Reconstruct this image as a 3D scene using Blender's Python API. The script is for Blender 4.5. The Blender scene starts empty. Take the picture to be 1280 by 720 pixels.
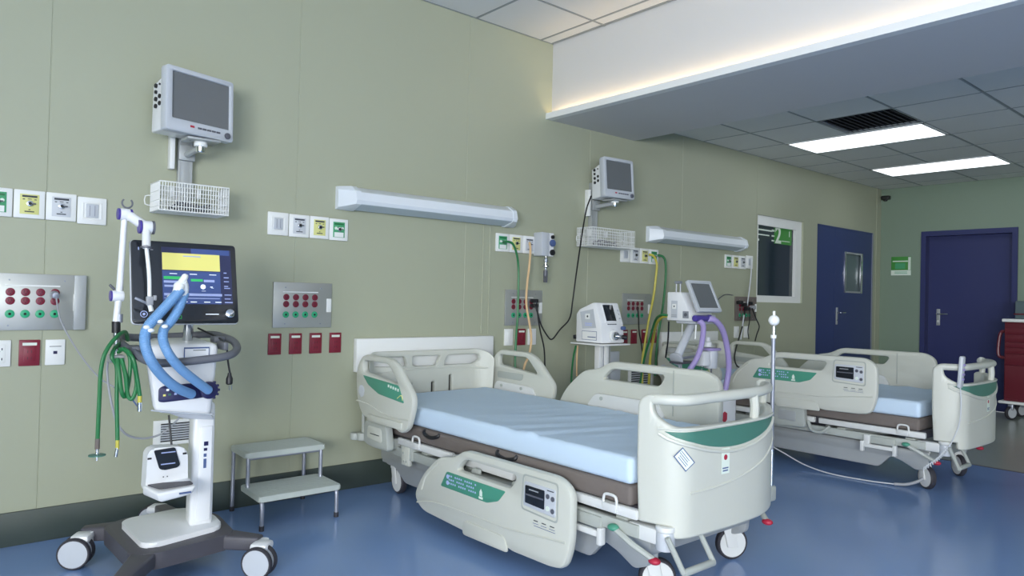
import bpy, bmesh, math, random
from mathutils import Vector, Matrix
random.seed(4)
PI = math.pi
scene = bpy.context.scene
COL = scene.collection

# ------------------------------------------------------------------ materials
def lin(c):
    return c/12.92 if c <= .04045 else ((c+.055)/1.055)**2.4
def rgb(h):
    return tuple(lin(int(h[i:i+2], 16)/255) for i in (0, 2, 4))+(1,)
MATS = {}
def mat(name, hexc, rough=.5, metal=0, noise=0, nscale=40, emit=0, coat=0, bump=0, bscale=200, spec=.5, trans=0):
    m = bpy.data.materials.new(name); m.use_nodes = True
    nt = m.node_tree; b = nt.nodes['Principled BSDF']
    c = rgb(hexc)
    b.inputs['Base Color'].default_value = c
    b.inputs['Roughness'].default_value = rough
    b.inputs['Metallic'].default_value = metal
    b.inputs['Specular IOR Level'].default_value = spec
    if coat: b.inputs['Coat Weight'].default_value = coat
    if trans: b.inputs['Transmission Weight'].default_value = trans
    if emit:
        b.inputs['Emission Color'].default_value = c
        b.inputs['Emission Strength'].default_value = emit
    if noise or bump:
        tc = nt.nodes.new('ShaderNodeTexCoord')
    if noise:
        n = nt.nodes.new('ShaderNodeTexNoise'); n.inputs['Scale'].default_value = nscale
        n.inputs['Detail'].default_value = 4
        nt.links.new(tc.outputs['Object'], n.inputs['Vector'])
        mx = nt.nodes.new('ShaderNodeMix'); mx.data_type = 'RGBA'
        mx.inputs['A'].default_value = tuple(v*(1-noise) for v in c[:3])+(1,)
        mx.inputs['B'].default_value = tuple(min(1, v*(1+noise)) for v in c[:3])+(1,)
        nt.links.new(n.outputs['Fac'], mx.inputs['Factor'])
        nt.links.new(mx.outputs['Result'], b.inputs['Base Color'])
    if bump:
        n2 = nt.nodes.new('ShaderNodeTexNoise'); n2.inputs['Scale'].default_value = bscale
        nt.links.new(tc.outputs['Object'], n2.inputs['Vector'])
        bp = nt.nodes.new('ShaderNodeBump'); bp.inputs['Strength'].default_value = bump
        bp.inputs['Distance'].default_value = .002
        nt.links.new(n2.outputs['Fac'], bp.inputs['Height'])
        nt.links.new(bp.outputs['Normal'], b.inputs['Normal'])
    MATS[name] = m
    return m
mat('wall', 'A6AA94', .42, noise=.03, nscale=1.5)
mat('wallfarshade', '7F9180', .45, noise=.03, nscale=1.5)  # end wall: shade from the bulkhead put into a darker wall colour
mat('ceil', 'E4E5E2', .8, noise=.02, nscale=3, bump=.2)
mat('ceilteeshade', '9AA0A0', .5)  # T-bars: the shadow gap beside the tiles is put into their grey
mat('soffit', 'CCCCCB', .6)
mat('white', 'E4E6E4', .5)
mat('floor', '7A98C6', .2, noise=.05, nscale=2.0, spec=.5)
mat('floorgray', 'A6AEA6', .2, noise=.05, nscale=2.0)
mat('base', '3E4843', .4, noise=.05, nscale=3)
mat('bedplastic', 'C6C8BE', .38, noise=.02, nscale=6)
mat('bedgray', 'A9AEA8', .45, noise=.03, nscale=8)
mat('bedwhite', 'D6D8D6', .4)
mat('green', '4A927A', .4, noise=.03, nscale=9)
mat('greendark', '487A6C', .4)
mat('sheet', 'C6DAEC', .75, noise=.03, nscale=5, bump=.3, bscale=60)
mat('brown', '6E6661', .8, noise=.06, nscale=30, bump=.3, bscale=500)
mat('black', '1B1C20', .45)
mat('rubber', '34333A', .6)
mat('slot', '2A2B2B', .7)
mat('navy', '23234F', .3)
mat('steel', 'B4B6B2', .38, metal=.55, noise=.04, nscale=8)
mat('steeldull', 'AEB2B2', .42, metal=.3, noise=.04, nscale=8)
mat('chrome', 'D5D8DC', .15, metal=1)
mat('graymetal', '979CA8', .4, metal=.5)
mat('stoolgray', 'B5BDB8', .45, noise=.03, nscale=12)
mat('devwhite', 'E6E8EA', .3, noise=.01, nscale=5)
mat('devgray', 'BFC4CA', .35)
mat('devdark', '5A5C66', .4)
mat('charcoal', '4C4B52', .5, noise=.04, nscale=20)
mat('handlegray', '62656D', .5)
mat('redplate', '7E1F33', .4)
mat('redcart', '641F2C', .35)
mat('redsock', '7A1E34', .35)
mat('redbright', 'B02840', .4)
mat('greensock', '2FA878', .35)
mat('plate', 'E8EAE8', .4)
mat('plategray', 'C9CDD2', .45)  # pale grey of the outlet labels and grille louvres
mat('yellow', 'D6D68C', .5)
mat('yellowstrong', 'C9BE3C', .45)
mat('greenlabel', '4AA070', .5)
mat('greensign', '459040', .5)
mat('signwhite', 'DDE8DC', .5)
mat('ink', '3A4048', .6)
mat('inkblue', '4A5E8C', .6)
mat('bluehose', '6E9AC8', .45)
mat('purplehose', 'A798CC', .45)
mat('purpledark', '4A3C94', .4)
mat('greenhose', '22703F', .4)
mat('orangehose', 'D9B88C', .45)
mat('yellowhose', 'C2B84A', .45)
mat('graycable', '9A9DA2', .5)
mat('whitecable', 'C8CCD0', .5)
mat('door', '2E3D6E', .4, noise=.03, nscale=4)
mat('doorfar', '2A3162', .4, noise=.03, nscale=4)
mat('lampwhite', 'DDE4EA', .35)
mat('lampdiff', 'B9C6CE', .5)
mat('screensheen', '6A6E70', .22)  # blank screens: grey of their reflections put into the base colour
mat('screendark', '22262C', .1)
mat('glassdark', '2E3A40', .06)
mat('frost', '58686C', .3)
mat('led', 'FFD9A0', .5, emit=8)
mat('tube', 'F4FAFF', .5, emit=2.6)
mat('uiblue', '3E5084', .3, emit=.16)
mat('uidark', '2C3050', .3, emit=.12)
mat('uiyellow', 'CFCA74', .3, emit=.38)
mat('uigreen', '35B060', .3, emit=.4)
mat('uigray', '98A4CC', .3, emit=.3)
mat('uiwhite', 'E8F0F8', .3, emit=.5)
mat('dark', '16181A', .8)
mat('outdoor', 'C8D4E0', .9)

# ------------------------------------------------------------------ mesh builder
def link(o):
    COL.objects.link(o); return o
def rootof(o):
    while o.parent: o = o.parent
    return o
def basis(o):
    return Matrix.Translation(o.location) @ o.rotation_euler.to_matrix().to_4x4()
def label(o, lab=None, cat=None, group=None, kind=None):
    if lab: o['label'] = lab
    if cat: o['category'] = cat
    if group: o['group'] = group
    if kind: o['kind'] = kind
    return o
def thing(name, lab, cat, loc, rz=0, group=None):
    o = bpy.data.objects.new(name, None); o.empty_display_size = .1
    link(o); o.location = loc; o.rotation_euler = (0, 0, rz)
    return label(o, lab, cat, group)

def curve_pts(pts, n=6, closed=False):
    P = [Vector(p) for p in pts]; out = []
    m = len(P)
    rng = range(m if closed else m-1)
    for i in rng:
        p1, p2 = P[i], P[(i+1) % m]
        p0 = P[(i-1) % m] if closed or i > 0 else p1*2-p2
        p3 = P[(i+2) % m] if closed or i+2 < m else p2*2-p1
        for k in range(n):
            t = k/n
            out.append(.5*((2*p1)+(-p0+p2)*t+(2*p0-5*p1+4*p2-p3)*t*t+(-p0+3*p1-3*p2+p3)*t**3))
    if not closed: out.append(P[-1])
    return out

def rpoly(pts, r=.03, n=5):
    """polygon with rounded corners; r a number or per-corner list"""
    out = []; m = len(pts)
    for i in range(m):
        p = Vector(pts[i][:2]); a = Vector(pts[i-1][:2]); b = Vector(pts[(i+1) % m][:2])
        rr = r[i] if isinstance(r, (list, tuple)) else r
        da, db = (a-p).length, (b-p).length
        d = min(rr, da*.49, db*.49)
        if d < 1e-5: out.append(p); continue
        s = p+(a-p).normalized()*d; e = p+(b-p).normalized()*d
        for k in range(n+1):
            t = k/n
            out.append(s*(1-t)**2+p*2*t*(1-t)+e*t*t)
    return out

AX = {'x': Matrix(((0, 0, 1, 0), (1, 0, 0, 0), (0, 1, 0, 0), (0, 0, 0, 1))),     # (a,b,c)->(c,a,b)
      'y': Matrix(((1, 0, 0, 0), (0, 0, 1, 0), (0, 1, 0, 0), (0, 0, 0, 1))),     # (a,b,c)->(a,c,b)
      'z': Matrix.Identity(4)}

class MB:
    def __init__(s):
        s.bm = bmesh.new(); s.mats = []
    def _m(s, m):
        if m not in s.mats: s.mats.append(m)
        return s.mats.index(m)
    def _merge(s, b2, m, M=None, recalc=True):
        if recalc: bmesh.ops.recalc_face_normals(b2, faces=b2.faces[:])
        if M is not None: b2.transform(M)
        if M is not None and M.to_3x3().determinant() < 0:
            bmesh.ops.reverse_faces(b2, faces=b2.faces[:])
        mi = s._m(m)
        for f in b2.faces: f.material_index = mi; f.smooth = True
        me = bpy.data.meshes.new('t'); b2.to_mesh(me); b2.free()
        s.bm.from_mesh(me); bpy.data.meshes.remove(me)
        return s
    def box(s, c, d, m, bev=0, R=None, seg=2):
        b = bmesh.new(); bmesh.ops.create_cube(b, size=1)
        b.transform(Matrix.Diagonal((d[0], d[1], d[2], 1)))
        if bev:
            bmesh.ops.bevel(b, geom=b.edges[:], offset=min(bev, min(d)*.49), segments=seg, affect='EDGES', profile=.5)
        M = Matrix.Translation(c)
        if R is not None: M = M @ R.to_4x4()
        return s._merge(b, m, M)
    def bx(s, x0, x1, y0, y1, z0, z1, m, bev=0, seg=2):
        return s.box(((x0+x1)/2, (y0+y1)/2, (z0+z1)/2), (abs(x1-x0), abs(y1-y0), abs(z1-z0)), m, bev, None, seg)
    def cyl(s, p0, p1, r, m, r2=None, n=20, bev=0):
        p0 = Vector(p0); p1 = Vector(p1); d = p1-p0; L = d.length
        b = bmesh.new()
        bmesh.ops.create_cone(b, cap_ends=True, segments=n, radius1=r, radius2=r if r2 is None else r2, depth=L)
        if bev:
            ed = [e for e in b.edges if len(e.link_faces) == 2 and any(len(f.verts) > 4 for f in e.link_faces)]
            bmesh.ops.bevel(b, geom=ed, offset=bev, segments=2, affect='EDGES', profile=.5)
        M = Matrix.Translation((p0+p1)/2) @ d.to_track_quat('Z', 'Y').to_matrix().to_4x4()
        return s._merge(b, m, M)
    def sph(s, c, r, m, sc=(1, 1, 1), n=16):
        b = bmesh.new(); bmesh.ops.create_uvsphere(b, u_segments=n, v_segments=max(6, n//2+2), radius=r)
        return s._merge(b, m, Matrix.Translation(c) @ Matrix.Diagonal((sc[0], sc[1], sc[2], 1)))
    def tube(s, pts, r, m, n=8, smooth=5, closed=False, ribs=0, flat=None):
        P = curve_pts(pts, smooth, closed) if smooth else [Vector(p) for p in pts]
        if ribs:   # resample evenly and alternate the radius
            d = [0]
            for i in range(1, len(P)): d.append(d[-1]+(P[i]-P[i-1]).length)
            N = max(4, int(d[-1]/ribs)*2); Q = []; j = 0
            for k in range(N+1):
                t = d[-1]*k/N
                while j < len(P)-2 and d[j+1] < t: j += 1
                w = (t-d[j])/max(1e-9, d[j+1]-d[j]); Q.append(P[j].lerp(P[j+1], w))
            P = Q
        b = bmesh.new(); rings = []; m_ = len(P); up = None
        for i, p in enumerate(P):
            if closed: t = P[(i+1) % m_]-P[i-1]
            else: t = P[min(i+1, m_-1)]-P[max(i-1, 0)]
            if t.length < 1e-9: t = Vector((0, 0, 1))
            t.normalize()
            if up is None:
                up = t.orthogonal().normalized()
                if flat: up = (Vector(flat)-t*t.dot(Vector(flat))).normalized()
            else:
                up = (up-t*up.dot(t))
                up = up.normalized() if up.length > 1e-6 else t.orthogonal().normalized()
            sd = t.cross(up)
            rr = r[min(i, len(r)-1)] if isinstance(r, (list, tuple)) else r
            if ribs: rr = r*(1.0 if i % 2 else .94)
            rings.append([b.verts.new(p+(up*math.cos(2*PI*k/n)+sd*math.sin(2*PI*k/n))*rr) for k in range(n)])
        for i in range(m_ if closed else m_-1):
            A, B = rings[i], rings[(i+1) % m_]
            for k in range(n): b.faces.new((A[k], A[(k+1) % n], B[(k+1) % n], B[k]))
        if not closed:
            b.faces.new(rings[0][::-1]); b.faces.new(rings[-1])
        return s._merge(b, m)
    def plate(s, outer, holes, t, m, bev=.004, axis='z', pos=0, M=None, cuts=None, bend=None):
        """a flat shape with holes, thickness t centred on pos along axis; cuts: bisect every .. along first coord; bend: function"""
        cu = bpy.data.curves.new('c', 'CURVE'); cu.dimensions = '2D'; cu.fill_mode = 'BOTH'
        cu.extrude = max(1e-5, t/2-bev); cu.bevel_depth = bev; cu.bevel_resolution = 1; cu.offset = -bev
        for ring in [outer]+list(holes):
            sp = cu.splines.new('POLY'); sp.points.add(len(ring)-1); sp.use_cyclic_u = True
            for i, p in enumerate(ring): sp.points[i].co = (p[0], p[1], 0, 1)
        o = bpy.data.objects.new('c', cu); COL.objects.link(o)
        dg = bpy.context.evaluated_depsgraph_get(); dg.update()
        me = bpy.data.meshes.new_from_object(o.evaluated_get(dg))
        b = bmesh.new(); b.from_mesh(me)
        bpy.data.meshes.remove(me); bpy.data.objects.remove(o); bpy.data.curves.remove(cu)
        bmesh.ops.remove_doubles(b, verts=b.verts[:], dist=1e-5)
        if cuts:
            for (k, vals) in cuts:
                for v in vals:
                    co = [0, 0, 0]; no = [0, 0, 0]; co[k] = v; no[k] = 1
                    bmesh.ops.bisect_plane(b, geom=b.verts[:]+b.edges[:]+b.faces[:], plane_co=co, plane_no=no)
        T = Matrix.Translation(((0, 0, 0), (0, 0, 0))[0])
        A = AX[axis]
        b.transform(Matrix.Translation((0, 0, pos))); b.transform(A)
        if bend:
            for v in b.verts: v.co = Vector(bend(v.co))
        return s._merge(b, m, M)
    def prism(s, outer, t, m, axis='z', pos=0, bev=0, M=None):
        """convex-ish polygon extruded by t centred on pos, optional bevel of all edges"""
        b = bmesh.new()
        lo = [b.verts.new((p[0], p[1], pos-t/2)) for p in outer]; hi = [b.verts.new((p[0], p[1], pos+t/2)) for p in outer]
        b.faces.new(lo[::-1]); b.faces.new(hi)
        n = len(outer)
        for i in range(n): b.faces.new((lo[i], lo[(i+1) % n], hi[(i+1) % n], hi[i]))
        if bev: bmesh.ops.bevel(b, geom=b.edges[:], offset=bev, segments=2, affect='EDGES', profile=.5)
        b.transform(AX[axis]); return s._merge(b, m, M)
    def hexa(s, v8, m, bev=0):
        """8 corners: bottom 4 ccw, top 4 ccw"""
        b = bmesh.new(); v = [b.verts.new(p) for p in v8]
        for f in ((3, 2, 1, 0), (4, 5, 6, 7), (0, 1, 5, 4), (1, 2, 6, 5), (2, 3, 7, 6), (3, 0, 4, 7)):
            b.faces.new([v[i] for i in f])
        if bev: bmesh.ops.bevel(b, geom=b.edges[:], offset=bev, segments=3, affect='EDGES', profile=.5)
        return s._merge(b, m)
    def lathe(s, prof, c, m, axis=(0, 0, 1), n=24):
        b = bmesh.new(); rings = []
        for (r, z) in prof:
            rings.append([b.verts.new((max(r, 1e-4)*math.cos(2*PI*k/n), max(r, 1e-4)*math.sin(2*PI*k/n), z)) for k in range(n)])
        for A, B in zip(rings[:-1], rings[1:]):
            for k in range(n): b.faces.new((A[k], A[(k+1) % n], B[(k+1) % n], B[k]))
        b.faces.new(rings[0][::-1]); b.faces.new(rings[-1])
        q = Vector(axis).to_track_quat('Z', 'Y').to_matrix().to_4x4()
        return s._merge(b, m, Matrix.Translation(c) @ q)
    def text(s, txt, size, m, M, t=.0006):
        cu = bpy.data.curves.new('t', 'FONT'); cu.body = txt; cu.size = size; cu.extrude = t
        cu.align_x = 'CENTER'; cu.align_y = 'CENTER'; cu.offset = size*.02
        o = bpy.data.objects.new('t', cu); COL.objects.link(o)
        dg = bpy.context.evaluated_depsgraph_get(); dg.update()
        me = bpy.data.meshes.new_from_object(o.evaluated_get(dg))
        b = bmesh.new(); b.from_mesh(me)
        bpy.data.meshes.remove(me); bpy.data.objects.remove(o); bpy.data.curves.remove(cu)
        return s._merge(b, m, M)
    def build(s, name, parent=None, lab=None, cat=None, group=None, kind=None, off=(0, 0, 0), angle=35, sub=0):
        me = bpy.data.meshes.new(name)
        s.bm.transform(Matrix.Translation(off))
        if parent is not None:
            s.bm.transform(basis(rootof(parent)).inverted()); loc = None
        else:
            vs = [v.co for v in s.bm.verts]
            c = Vector(((min(v.x for v in vs)+max(v.x for v in vs))/2, (min(v.y for v in vs)+max(v.y for v in vs))/2, min(v.z for v in vs)))
            s.bm.transform(Matrix.Translation(-c)); loc = c
        s.bm.to_mesh(me); s.bm.free()
        for m in s.mats: me.materials.append(MATS[m])
        me.set_sharp_from_angle(angle=math.radians(angle))
        o = bpy.data.objects.new(name, me); link(o)
        if parent is not None: o.parent = parent
        else: o.location = loc
        if sub:
            md = o.modifiers.new('s', 'SUBSURF'); md.levels = sub; md.render_levels = sub
        return label(o, lab, cat, group, kind)

def RZ(a): return Matrix.Rotation(a, 4, 'Z')
def RX(a): return Matrix.Rotation(a, 4, 'X')
def frame(c, yaw, tilt):
    """matrix: local x right, local y up, local z outward for a panel facing -y, turned by yaw, leaning back by tilt"""
    r = Vector((math.cos(yaw), math.sin(yaw), 0)); n0 = Vector((math.sin(yaw), -math.cos(yaw), 0))
    up = Vector((0, 0, 1))*math.cos(tilt)-n0*math.sin(tilt); n = r.cross(up)
    return Matrix(((r.x, up.x, n.x, c[0]), (r.y, up.y, n.y, c[1]), (r.z, up.z, n.z, c[2]), (0, 0, 0, 1)))
WF = lambda x, y, z: frame((x, y, z), 0, 0)
def rect(x0, x1, y0, y1): return [(x0, y0), (x1, y0), (x1, y1), (x0, y1)]

# ------------------------------------------------------------------ room shell
XL, XR, YB = -3.6, 9.62, -11.0
HC, LC = 3.12, 2.69
SEAM = [XL, XL+.261, -1.919, -.699, .521, 1.741, 2.961, 4.181, 5.401, 6.66]
b = MB()
b.bx(XL-.2, 6.66, .0025, .16, 0, HC+.2, 'wall')
for x0, x1 in zip(SEAM[:-1], SEAM[1:]):
    b.bx(x0+.0015, x1-.0015, 0, .014, 0, HC, 'wall', .0015, 1)
WZ0, WZ1, WX0, WX1 = 1.20, 2.10, 6.68, 7.62
DX0, DX1, DZ = 7.94, 9.40, 2.11
b.bx(6.66, WX0, 0, .16, 0, HC, 'wall'); b.bx(WX0, WX1, 0, .16, 0, WZ0, 'wall'); b.bx(WX0, WX1, 0, .16, WZ1, HC, 'wall')
b.bx(WX1, DX0, 0, .16, 0, HC, 'wall'); b.bx(DX0, DX1, 0, .16, DZ, HC, 'wall'); b.bx(DX1, XR+.2, 0, .16, 0, HC, 'wall')
b.build('wall_back', kind='structure')
b = MB(); FY0, FY1, FZ = -.49, -1.50, 2.12
b.bx(XR, XR+.2, FY0, 0, 0, HC, 'wallfarshade'); b.bx(XR, XR+.2, YB, FY1, 0, HC, 'wallfarshade'); b.bx(XR, XR+.2, FY1, FY0, FZ, HC, 'wallfarshade')
b.build('wall_right', kind='structure')
# window wall (left of the camera) with two wide openings
b = MB()
WINS = [(-9.6, -7.2), (-6.8, -4.4)]
b.bx(XL-.2, XL, YB, .0, 0, .85, 'wall'); b.bx(XL-.2, XL, YB, .0, 2.55, HC, 'wall')
for y0, y1 in ((YB, -9.6), (-7.2, -6.8), (-4.4, .0)): b.bx(XL-.2, XL, y0, y1, .85, 2.55, 'wall')
b.build('wall_left', kind='structure')
for i, (y0, y1) in enumerate(WINS):
    b = MB()
    for a, c in ((y0, y0+.05), (y1-.05, y1), ((y0+y1)/2-.025, (y0+y1)/2+.025)): b.bx(XL-.12, XL-.06, a, c, .85, 2.55, 'white', .004)
    b.bx(XL-.12, XL-.06, y0, y1, .85, .9, 'white', .004); b.bx(XL-.12, XL-.06, y0, y1, 2.5, 2.55, 'white', .004)
    b.build('window_%d' % (i+2), kind='structure')
b = MB(); FW0, FW1 = -2.8, 1.6
b.bx(XL-.2, FW0, YB-.2, YB, 0, HC, 'wall'); b.bx(FW1, XR+.2, YB-.2, YB, 0, HC, 'wall'); b.bx(FW0, FW1, YB-.2, YB, 0, .85, 'wall'); b.bx(FW0, FW1, YB-.2, YB, 2.55, HC, 'wall')
b.build('wall_front', kind='structure')
b = MB()
for x in (FW0+.025, (FW0+FW1)/2, FW1-.025): b.bx(x-.025, x+.025, YB-.12, YB-.06, .85, 2.55, 'white', .004)
b.bx(FW0, FW1, YB-.12, YB-.06, .85, .9, 'white', .004); b.bx(FW0, FW1, YB-.12, YB-.06, 2.5, 2.55, 'white', .004)
b.build('window_4', kind='structure')
b = MB(); b.bx(XL-.2, 6.26, YB-.2, .02, -.1, 0, 'floor'); b.build('floor', kind='structure')
b = MB(); b.bx(6.26, XR+.2, YB-.2, .16, -.1, 0, 'floorgray'); b.build('floor', kind='structure')
# ceilings: tiles with T-bars
def tiles(x0, x1, y0, y1, z, xs, ys, m='ceil', skip=()):
    b = MB(); b.bx(x0, x1, y0, y1, z+.02, z+.12, m)
    g = MB()
    for i in range(len(xs)-1):
        for j in range(len(ys)-1):
            if (i, j) in skip: continue
            b.bx(xs[i]+.010, xs[i+1]-.010, ys[j+1]+.010, ys[j]-.010, z+.001, z+.02, m, .003, 1)
    for x in xs: g.bx(x-.007, x+.007, y0, y1, z, z+.012, 'ceilteeshade')
    for y in ys: g.bx(x0, x1, y-.007, y+.007, z-.0005, z+.0115, 'ceilteeshade')
    return b, g
xs = [3.73, 3.62]+[3.01-.61*k for k in range(12)]; xs = sorted(x for x in xs if x > XL)
xs = [XL]+xs
ys = [0, -.53]+[-.53-.61*k for k in range(1, 18)]; ys = [y for y in ys if y > YB]+[YB]
b, g = tiles(XL, 3.75, YB, 0, HC, xs, ys)
b.build('ceiling', kind='structure'); g.build('trim_1', kind='structure')
xs2 = [5.10+.6*k for k in range(8)]; xs2 = [4.72]+[x for x in xs2 if x < XR]+[XR]
ys2 = [0, -.49]+[-.49-.6*k for k in range(1, 18)]; ys2 = [y for y in ys2 if y > YB]+[YB]
# recessed lights and the open vent module
def idx(v, L): return min(range(len(L)), key=lambda i: abs(L[i]-v))
L1 = (idx(6.3, xs2), idx(-.49, ys2)); L2 = (idx(8.1, xs2), idx(-.49, ys2)); VN = (idx(5.7, xs2), idx(-1.09, ys2))
skip = {(L1[0], L1[1]), (L1[0], L1[1]+1), (L2[0], L2[1]), (L2[0], L2[1]+1), VN}
b, g = tiles(4.70, XR, YB, 0, LC, xs2, ys2, skip=skip)
b.build('ceiling', kind='structure'); g.build('trim_2', kind='structure')
# dropped bulkhead: vertical face, lip with light trough, flat underside
b = MB()
b.bx(3.75, 4.72, YB, 0, 2.54, HC+.1, 'soffit'); b.build('trim_3', kind='structure')
b = MB()
b.prism([(3.69, 2.54), (3.75, 2.54), (3.75, 2.552), (3.70, 2.552), (3.70, 2.585), (3.69, 2.585)], -YB, 'white', 'y', YB/2)
b.build('trim_4', kind='structure')
b = MB(); b.bx(3.712, 3.735, YB+.05, -.03, 2.5525, 2.560, 'led')
b.build('light_strip', None, 'warm glowing light strip hidden behind the lip of the white ceiling bulkhead', 'light')
# skirting
b = MB(); b.bx(XL, DX0, -.012, 0, 0, .155, 'base', .003); b.build('baseboard_back', kind='structure')
b = MB(); b.bx(DX1, XR, -.012, 0, 0, .155, 'base', .003); b.build('baseboard_back', kind='structure')
b = MB(); b.bx(XR-.012, XR, FY0, -.012, 0, .155, 'base', .003); b.bx(XR-.012, XR, YB, FY1-.01, 0, .155, 'base', .003); b.build('baseboard_right', kind='structure')
# thin conduit lines up the wall
b = MB()
for x in (3.12, 3.18): b.bx(x-.004, x+.004, -.006, 0, .93, 1.69, 'wall', .001, 1)
b.build('trim_5', kind='structure')
b = MB(); b.bx(9.48, 9.50, -.006, 0, .155, 2.69, 'wall', .001, 1); b.build('trim_6', kind='structure')

# recessed lights
def ceil_light(x, lab):
    r = thing('ceiling_light', lab, 'ceiling light', (x+.3, -1.09, LC-.006))
    b = MB()
    y0, y1 = -1.69, -.49
    b.bx(x, x+.03, y0, y1, LC-.006, LC+.05, 'white'); b.bx(x+.57, x+.6, y0, y1, LC-.006, LC+.05, 'white')
    b.bx(x, x+.6, y0, y0+.025, LC-.006, LC+.05, 'white'); b.bx(x, x+.6, y1-.025, y1, LC-.006, LC+.05, 'white')
    b.build('frame', r)
    b = MB(); b.bx(x+.02, x+.58, y0+.02, y1-.02, LC-.004, LC+.014, 'tube'); b.build('diffuser', r)
ceil_light(6.30, 'bright recessed ceiling light, the nearer and larger of the two lit panels')
ceil_light(8.10, 'bright recessed ceiling light, the farther of the two lit panels near the end wall')
r = thing('ceiling_vent', 'dark square vent opening in the ceiling next to the nearer lit panel', 'vent', (6.0, -1.39, LC-.002))
b = MB(); b.bx(5.71, 6.29, -1.68, -1.10, LC+.02, LC+.03, 'dark'); b.build('opening', r)
b = MB()
for k in range(12): b.box((6.0, -1.13-.047*k, LC+.012), (.57, .035, .004), 'charcoal', 0, Matrix.Rotation(.6, 3, 'X'))
b.build('louvre', r)

# window in the back wall
r = MB()
for a in ((WX0, WX0+.05, WZ0, WZ1), (WX1-.12, WX1, WZ0, WZ1)):
    r.bx(a[0], a[1], .02, .08, a[2], a[3], 'plate')
for a in ((WX0+.05, WX1-.12, WZ0, WZ0+.07), (WX0+.05, WX1-.12, WZ1-.1, WZ1)):
    r.bx(a[0], a[1], .02, .08, a[2], a[3], 'plate')
w = r.build('window_1', kind='structure')
b = MB(); b.bx(WX0+.05, WX1-.1, .055, .062, WZ0+.05, WZ1-.08, 'glassdark'); b.build('pane', w)
b = MB(); b.bx(WX0, WX1, .09, .15, WZ0, WZ1, 'frost'); b.bx(6.98, 7.18, .084, .09, 1.27, 1.52, 'frost'); b.build('blind', w)
b = MB()
b.bx(7.10, 7.46, .051, .054, 1.83, 2.0, 'greensign')
b.bx(6.74, 7.06, .051, .054, 1.95, 1.965, 'signwhite'); b.bx(6.74, 7.0, .051, .054, 1.90, 1.912, 'signwhite'); b.bx(6.74, 6.8, .051, .054, 1.84, 1.86, 'signwhite')
b.bx(7.05, 7.11, .051, .054, 1.955, 1.975, 'signwhite'); b.bx(7.05, 7.11, .051, .054, 1.90, 1.915, 'signwhite'); b.bx(7.05, 7.11, .051, .054, 1.85, 1.865, 'signwhite')
b.bx(7.25, 7.42, .049, .051, 1.862, 1.87, 'signwhite')
b.bx(7.405, 7.417, .049, .051, 1.92, 1.98, 'signwhite')
b.text('2', .25, 'signwhite', WF(7.17, .048, 1.915)); b.text('2', .25, 'signwhite', WF(7.176, .0482, 1.915))
b.build('window_sticker', w, 'green sticker with a large white number 2')

# double door in the back wall
b = MB()
b.bx(DX0, DX0+.02, -.004, .1, 0, DZ, 'door'); b.bx(DX1-.03, DX1, -.006, .1, 0, DZ, 'graymetal'); b.bx(DX0, DX1, -.004, .1, DZ-.02, DZ, 'door')
d = b.build('door_1', kind='structure')
b = MB()
VX0, VX1, VZ0, VZ1 = 8.62, 9.10, 1.34, 1.83
b.bx(8.375, VX0, .0, .04, .005, DZ-.02, 'door'); b.bx(VX1, DX1-.03, .0, .04, .005, DZ-.02, 'door')
b.bx(VX0, VX1, .0, .04, .005, VZ0, 'door'); b.bx(VX0, VX1, .0, .04, VZ1, DZ-.02, 'door')
b.build('door_leaf', d)
b = MB(); b.bx(DX0+.02, 8.37, .0, .04, .005, DZ-.02, 'door'); b.build('door_leaf', d)
b = MB()
b.bx(VX0, VX0+.035, -.008, .012, VZ0, VZ1, 'chrome', .002); b.bx(VX1-.05, VX1, -.008, .012, VZ0, VZ1, 'chrome', .002)
b.bx(VX0, VX1, -.004, .012, VZ0, VZ0+.02, 'steeldull'); b.bx(VX0, VX1, -.004, .012, VZ1-.02, VZ1, 'steeldull')
b.bx(VX0, VX1, .02, .026, VZ0, VZ1, 'frost')
b.build('vision_panel', d, 'narrow vision panel with bright metal edges')
def lever(parent, x, z, fr, s=1):
    b = MB(); M = fr
    b.box((0, 0, .004), (.04, .2, .008), 'steeldull', .003)
    b.cyl((0, .04, .004), (0, .04, .05), .009, 'chrome'); b.tube([(0, .04, .045), (.03*s, .04, .05), (.12*s, .04, .05)], .009, 'chrome')
    b.cyl((0, -.05, .0), (0, -.05, .012), .011, 'chrome')
    b.bm.transform(M); return b.build('door_handle', parent)
lever(d, 0, 0, WF(8.44, 0, 1.06), 1)
# door in the end wall
b = MB()
b.bx(XR-.02, XR+.16, FY0-.055, FY0, 0, FZ, 'doorfar'); b.bx(XR-.02, XR+.16, FY1, FY1+.055, 0, FZ, 'doorfar')
b.bx(XR-.02, XR+.16, FY1+.055, FY0-.055, FZ-.06, FZ, 'doorfar')
d = b.build('door_2', kind='structure')
b = MB(); b.bx(XR+.09, XR+.13, FY1+.055, FY0-.055, .005, FZ-.06, 'doorfar'); b.build('door_leaf', d)
lever(d, 0, 0, frame((XR+.09, -.66, 1.07), -PI/2, 0), 1)
# boundary strip between the floors
b = MB(); b.bx(6.25, 6.275, YB, -.01, 0, .0015, 'charcoal'); b.build('trim_7', kind='structure')

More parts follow.
